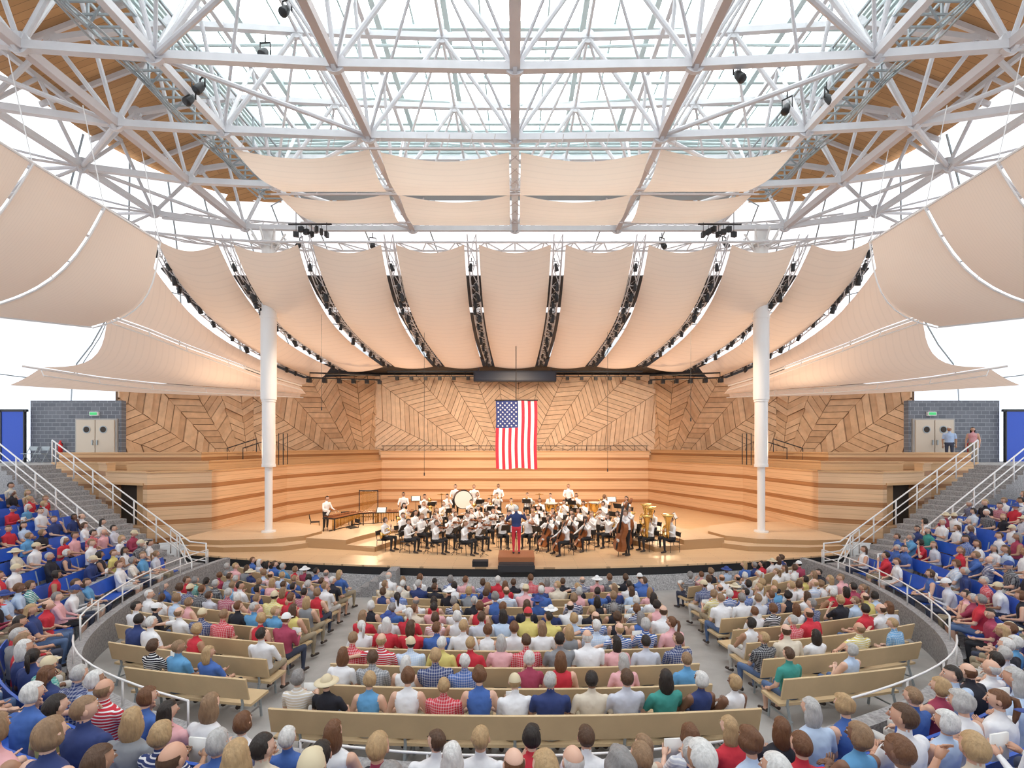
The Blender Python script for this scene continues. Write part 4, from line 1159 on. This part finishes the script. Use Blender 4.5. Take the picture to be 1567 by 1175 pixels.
for x,y in((5.5,19.6),(5.9,20.6),(6.3,19.4),(5.1,20.9)):
    seat_mus('tuba_player',x,y,rz_(x,y),math.atan2(x,CY-y)*.8+.4,rg,False)
for x,y in((4.35,18.75),(4.75,19.9)):
    inst('double_bass_player',bassme,(x,y,0),math.atan2(x,CY-.6-y),1.0,(.88,.88,.89))
for x,y,f in((-9.35,23.9,-2.0),(-5.95,25.9,pi),(-2.2,26.0,pi+.1),(-3.2,26.1,pi),(2.9,26.3,pi),(-.9,26.4,pi)):
    inst('percussionist',percme,(x,y,rz_(x,y) if math.hypot(x,y-CY)<8.9 and abs(x)<8 else 0),f,1,(.88,.88,.89))
def marimba(x,y,rz):
    mb=MB()
    for k in range(24):
        t=k/23; mb.box((-.95+1.9*t,-.06,.86),(.06,.46-.2*t,.025),1); mb.tube((-.95+1.9*t,-.1,.84),(-.95+1.9*t,-.1,.84-.55+.35*t),.024,n=8,mi=2)
        if k%7 not in(2,6) and k<23: mb.box((-.91+1.9*t,.25,.90),(.05,.34-.12*t,.025),1)
    for yy_ in(-.25,.1,.4): mb.beam((-1.02,yy_,.82),(1.02,yy_*.6,.82),.03,.05,0)
    for sx in(-1,1):
        mb.beam((sx*1.02,-.3,.82),(sx*1.02,.42,.82),.04,.05,0); mb.beam((sx*1.02,-.28,0.05),(sx*1.02,-.28,.82),.04,.04,0); mb.beam((sx*1.02,.38,.05),(sx*1.02,.38,.82),.04,.04,0)
    mb.beam((-1.02,.05,.25),(1.02,.05,.25),.04,.04,0)
    o=mb.obj('marimba',[M_black,M_varn,M_brass]); o.location=(x,y,0); o.rotation_euler=(0,0,rz)
marimba(-8.3,23.6,1.2); marimba(-7.3,24.8,.4); marimba(-6.2,24.9,.1)
def timp(x,y,z):
    mb=MB()
    mb.rings([(0,0,.3,.06,.06),(0,0,.34,.18,.18),(0,0,.5,.31,.31),(0,0,.75,.36,.36),(0,0,.80,.37,.37)],24,0); mb.rings([(0,0,.80,.375,.375),(0,0,.84,.375,.375)],24,1); mb.rings([(0,0,.84,.35,.35),(0,0,.845,.35,.35)],24,2)
    for k in range(4):
        a=k*pi/2+.4; mb.tube((.37*math.cos(a),.37*math.sin(a),.78),(.3*math.cos(a),.3*math.sin(a),.0),.018,n=6,mi=1)
    o=mb.obj('timpani_drum',[M_brass,M_silver,M_drum],auto=True); o.location=(x,y,z)
for k in range(4): timp(1.9+k*.78,25.3+.1*k,.4)
mb=MB()
mb.M=Matrix.Translation((0,0,1.0))@Matrix.Rotation(pi/2,4,'X')
mb.rings([(0,0,-.2,.48,.48),(0,0,.2,.48,.48)],32,0); mb.rings([(0,0,-.215,.50,.50),(0,0,-.17,.50,.50)],32,1); mb.rings([(0,0,.17,.50,.50),(0,0,.215,.50,.50)],32,1); mb.rings([(0,0,.2,.46,.46),(0,0,.222,.46,.46)],32,2)
mb.M=None
for s in(-1,1): mb.beam((s*.55,-.3,0),(s*.55,.3,0),.05,.05,3); mb.beam((s*.55,0,0),(s*.55,0,1.0),.05,.05,3); mb.tube((s*.55,0,1),(s*.46,0,1),.03,mi=3)
o=mb.obj('bass_drum',[M_varn,M_black,M_drum,M_black],auto=True); o.location=(-2.75,25.6,.4); o.rotation_euler=(0,0,.2)
mb=MB()
for s in(-1,1): mb.beam((s*.5,0,0),(s*.5,0,1.85),.04,.04,0); mb.beam((s*.5,-.3,.02),(s*.5,.3,.02),.05,.04,0)
mb.beam((-.5,0,1.8),(.5,0,1.8),.04,.06,0); mb.beam((-.5,0,.4),(.5,0,.4),.04,.05,0)
for k in range(13): mb.tube((-.42+.07*k,0,1.75),(-.42+.07*k,0,.55+.05*k),.018,n=8,mi=1)
o=mb.obj('tubular_bells',[M_black,M_brass]); o.location=(-7.9,26.1,0)
for x,y in((-4.3,25.7),(-1.6,25.2),(.9,25.8)):
    mb=MB(); mb.rings([(0,0,.72,.18,.18),(0,0,.88,.18,.18)],20,0); mb.rings([(0,0,.88,.17,.17),(0,0,.885,.17,.17)],20,1); mb.tube((0,0,.3),(0,0,.72),.015,mi=2)
    for k in range(3): mb.tube((0,0,.35),(.25*math.cos(k*2.1),.25*math.sin(k*2.1),0),.012,n=5,mi=2)
    mb.tube((.4,0,0),(.4,0,1.25),.012,n=6,mi=2); mb.rings([(.4,0,1.24,.24,.24),(.4,0,1.26,.06,.06),(.4,0,1.28,.03,.03)],24,3)
    for k in range(3): mb.tube((.4,0,.3),(.4+.2*math.cos(k*2.1),.2*math.sin(k*2.1),0),.01,n=5,mi=2)
    o=mb.obj('snare_drum_and_cymbal',[M_silver,M_drum,M_black,M_brass],auto=True); o.location=(x,y,.4)
for x,y,f in((-10.0,24.2,-1.2),(-9.0,25.6,.4),(-7.6,22.6,2.4)): inst('orchestra_chair',chairme,(x,y,0),f)
for x,y,f in((-8.9,23.0,-1),(-6.6,23.9,0),(-5.2,25.4,.2),(5.0,25.0,0),(7.3,22.0,1.0)): inst('music_stand',standme,(x,y,0 if abs(x)>6 else .4),f)

mb=MB(); mb.box((0.05,17.75,.24),(1.3,1.1,.12),1); mb.box((.05,17.75,.09),(1.24,1.04,.18),1)
mb.box((.05,17.18,.10),(1.28,.06,.38),1)
mb.obj('conductor_podium',[M_riser,mat('podium_cherry',(.45,.17,.07),.5)])
mb=MB(); mb.box((.05,16.93,.06),(1.25,.4,.12)); mb.box((.05,16.72,.0),(1.28,.05,.22)); mb.box((.05,17.0,.125),(1.2,.3,.02)); mb.obj('podium_step',[M_blackp])
mb=MB(); mb.prism([(-1.5,16.98),(-.95,16.98),(-.95,17.3),(-1.5,17.3)],.0,.2); mb.box((-1.22,16.97,.11),(.5,.03,.15),1); mb.obj('stage_monitor_speaker',[M_blackp,M_black])
cond=person('conductor',stand=True,lean=.06,armL=((.36,.20,Hs+.24),(.34,.46,Hs+.38)),armR=((.36,.20,Hs+.26),(.30,.46,Hs+.44)),hair='short',sleeve='long',
  mats=[M_skin,mat('navy_vest',(.03,.05,.16),.8),M_rpants,M_hairwhite,M_hat,M_eyew,M_eyed,M_lip,M_shoe,M_paper,M_varn,M_black,M_brass,M_silver,M_drum],
  extra=lambda mb,H,h:mb.tube((.30,.55,H+.47),(.2,.85,H+.60),.005,n=5,mi=9),voxel=.015)
inst('conductor',cond,(0.05,17.75,.30),0,1.0)
inst('music_stand',standme,(.05,18.55,0),0,1)
sp=person('balcony_visitor',stand=True,hair='short',sleeve='short',seed=3,yaw=.2)
spf=person('balcony_visitor_woman',stand=True,fem=True,hair='long',sleeve='none',seed=4,yaw=.4,mats=mset(M_strp))
inst('balcony_visitor',sp,(21.2,23.6,3.4),pi-.7,1,(.42,.55,.78))
inst('balcony_visitor',spf,(22.35,23.6,3.4),pi-.9,1,(.6,.05,.07))
for s in(-1,1):
    mb=MB()
    for (x,y) in((14.4,25.6),(15.0,25.2)):
        mb.path([(s*x,y,3.4),(s*x,y,4.1),(s*(x-1.1),y+.8,4.6),(s*(x-1.1),y+.8,3.9)],.03,6)
    for k in range(2): mb.path([(s*12.6,26.8-k*.5,3.2),(s*12.6,26.8-k*.5,4.9),(s*12.75,26.6-k*.5,4.9),(s*12.75,26.6-k*.5,3.2)],.025,6)
    mb.obj('balcony_handrail',[M_black])
mb=MB()
for k in range(5): mb.box((-4.2-.3*k,16.75,-.9+.09*(5-k)),(.3,.6,.18*(5-k)))
mb.obj('stage_steps',[M_conc2])
for x in(-23.8,-23.2): 
    mb=MB()
    for s in(-.2,.2): mb.tube((x+s,23.5,3.4),(x+s,23.95,4.2),.015,n=5); mb.tube((x+s,23.95,3.4),(x+s,23.6,3.85),.015,n=5)
    mb.box((x,23.65,3.85),(.4,.36,.03)); mb.box((x,23.92,4.1),(.4,.03,.2)); mb.obj('folding_chair',[M_galv])

# ------------------------------------------------------------------ lamps
def spot(name,loc,tgt,e,c,ang=90,blend=.8,r=.25):
    l=bpy.data.lights.new(name,'SPOT'); l.energy=e; l.color=c; l.spot_size=D(ang); l.spot_blend=blend; l.shadow_soft_size=r
    o=bpy.data.objects.new(name,l); o.location=loc
    o.rotation_euler=(V(tgt)-V(loc)).to_track_quat('-Z','Y').to_euler(); col.objects.link(o)
warm=(1,.79,.58)
for x in(-6.6,0,6.6):
    spot('stage_spot_light',(x,20.2,10.3),(x*.7,26,0),2400,warm,95)
    spot('rear_spot_light',(x,27,8.7),(x*1.0,37,4.6),1300,warm,80,.9,.4)
for s in(-1,1):
    spot('wall_spot_light',(s*6,21,9.9),(s*14,27,1.5),1400,warm,80)
    spot('added_canopy_fill',(s*10.5,35,4.3),(s*5,25,10),1300,(1,.68,.42),130,1,.5)  # added warm fill without a fixture, brightens the canopy underside
    spot('added_canopy_fill',(s*14.8,24,4.1),(s*9,22,11),750,(1,.75,.52),130,1,.5)  # second pair of added fill, aimed at the canopy sides
scene.view_settings.view_transform='Standard'
scene.view_settings.exposure=.25
print('objects',len(bpy.data.objects))
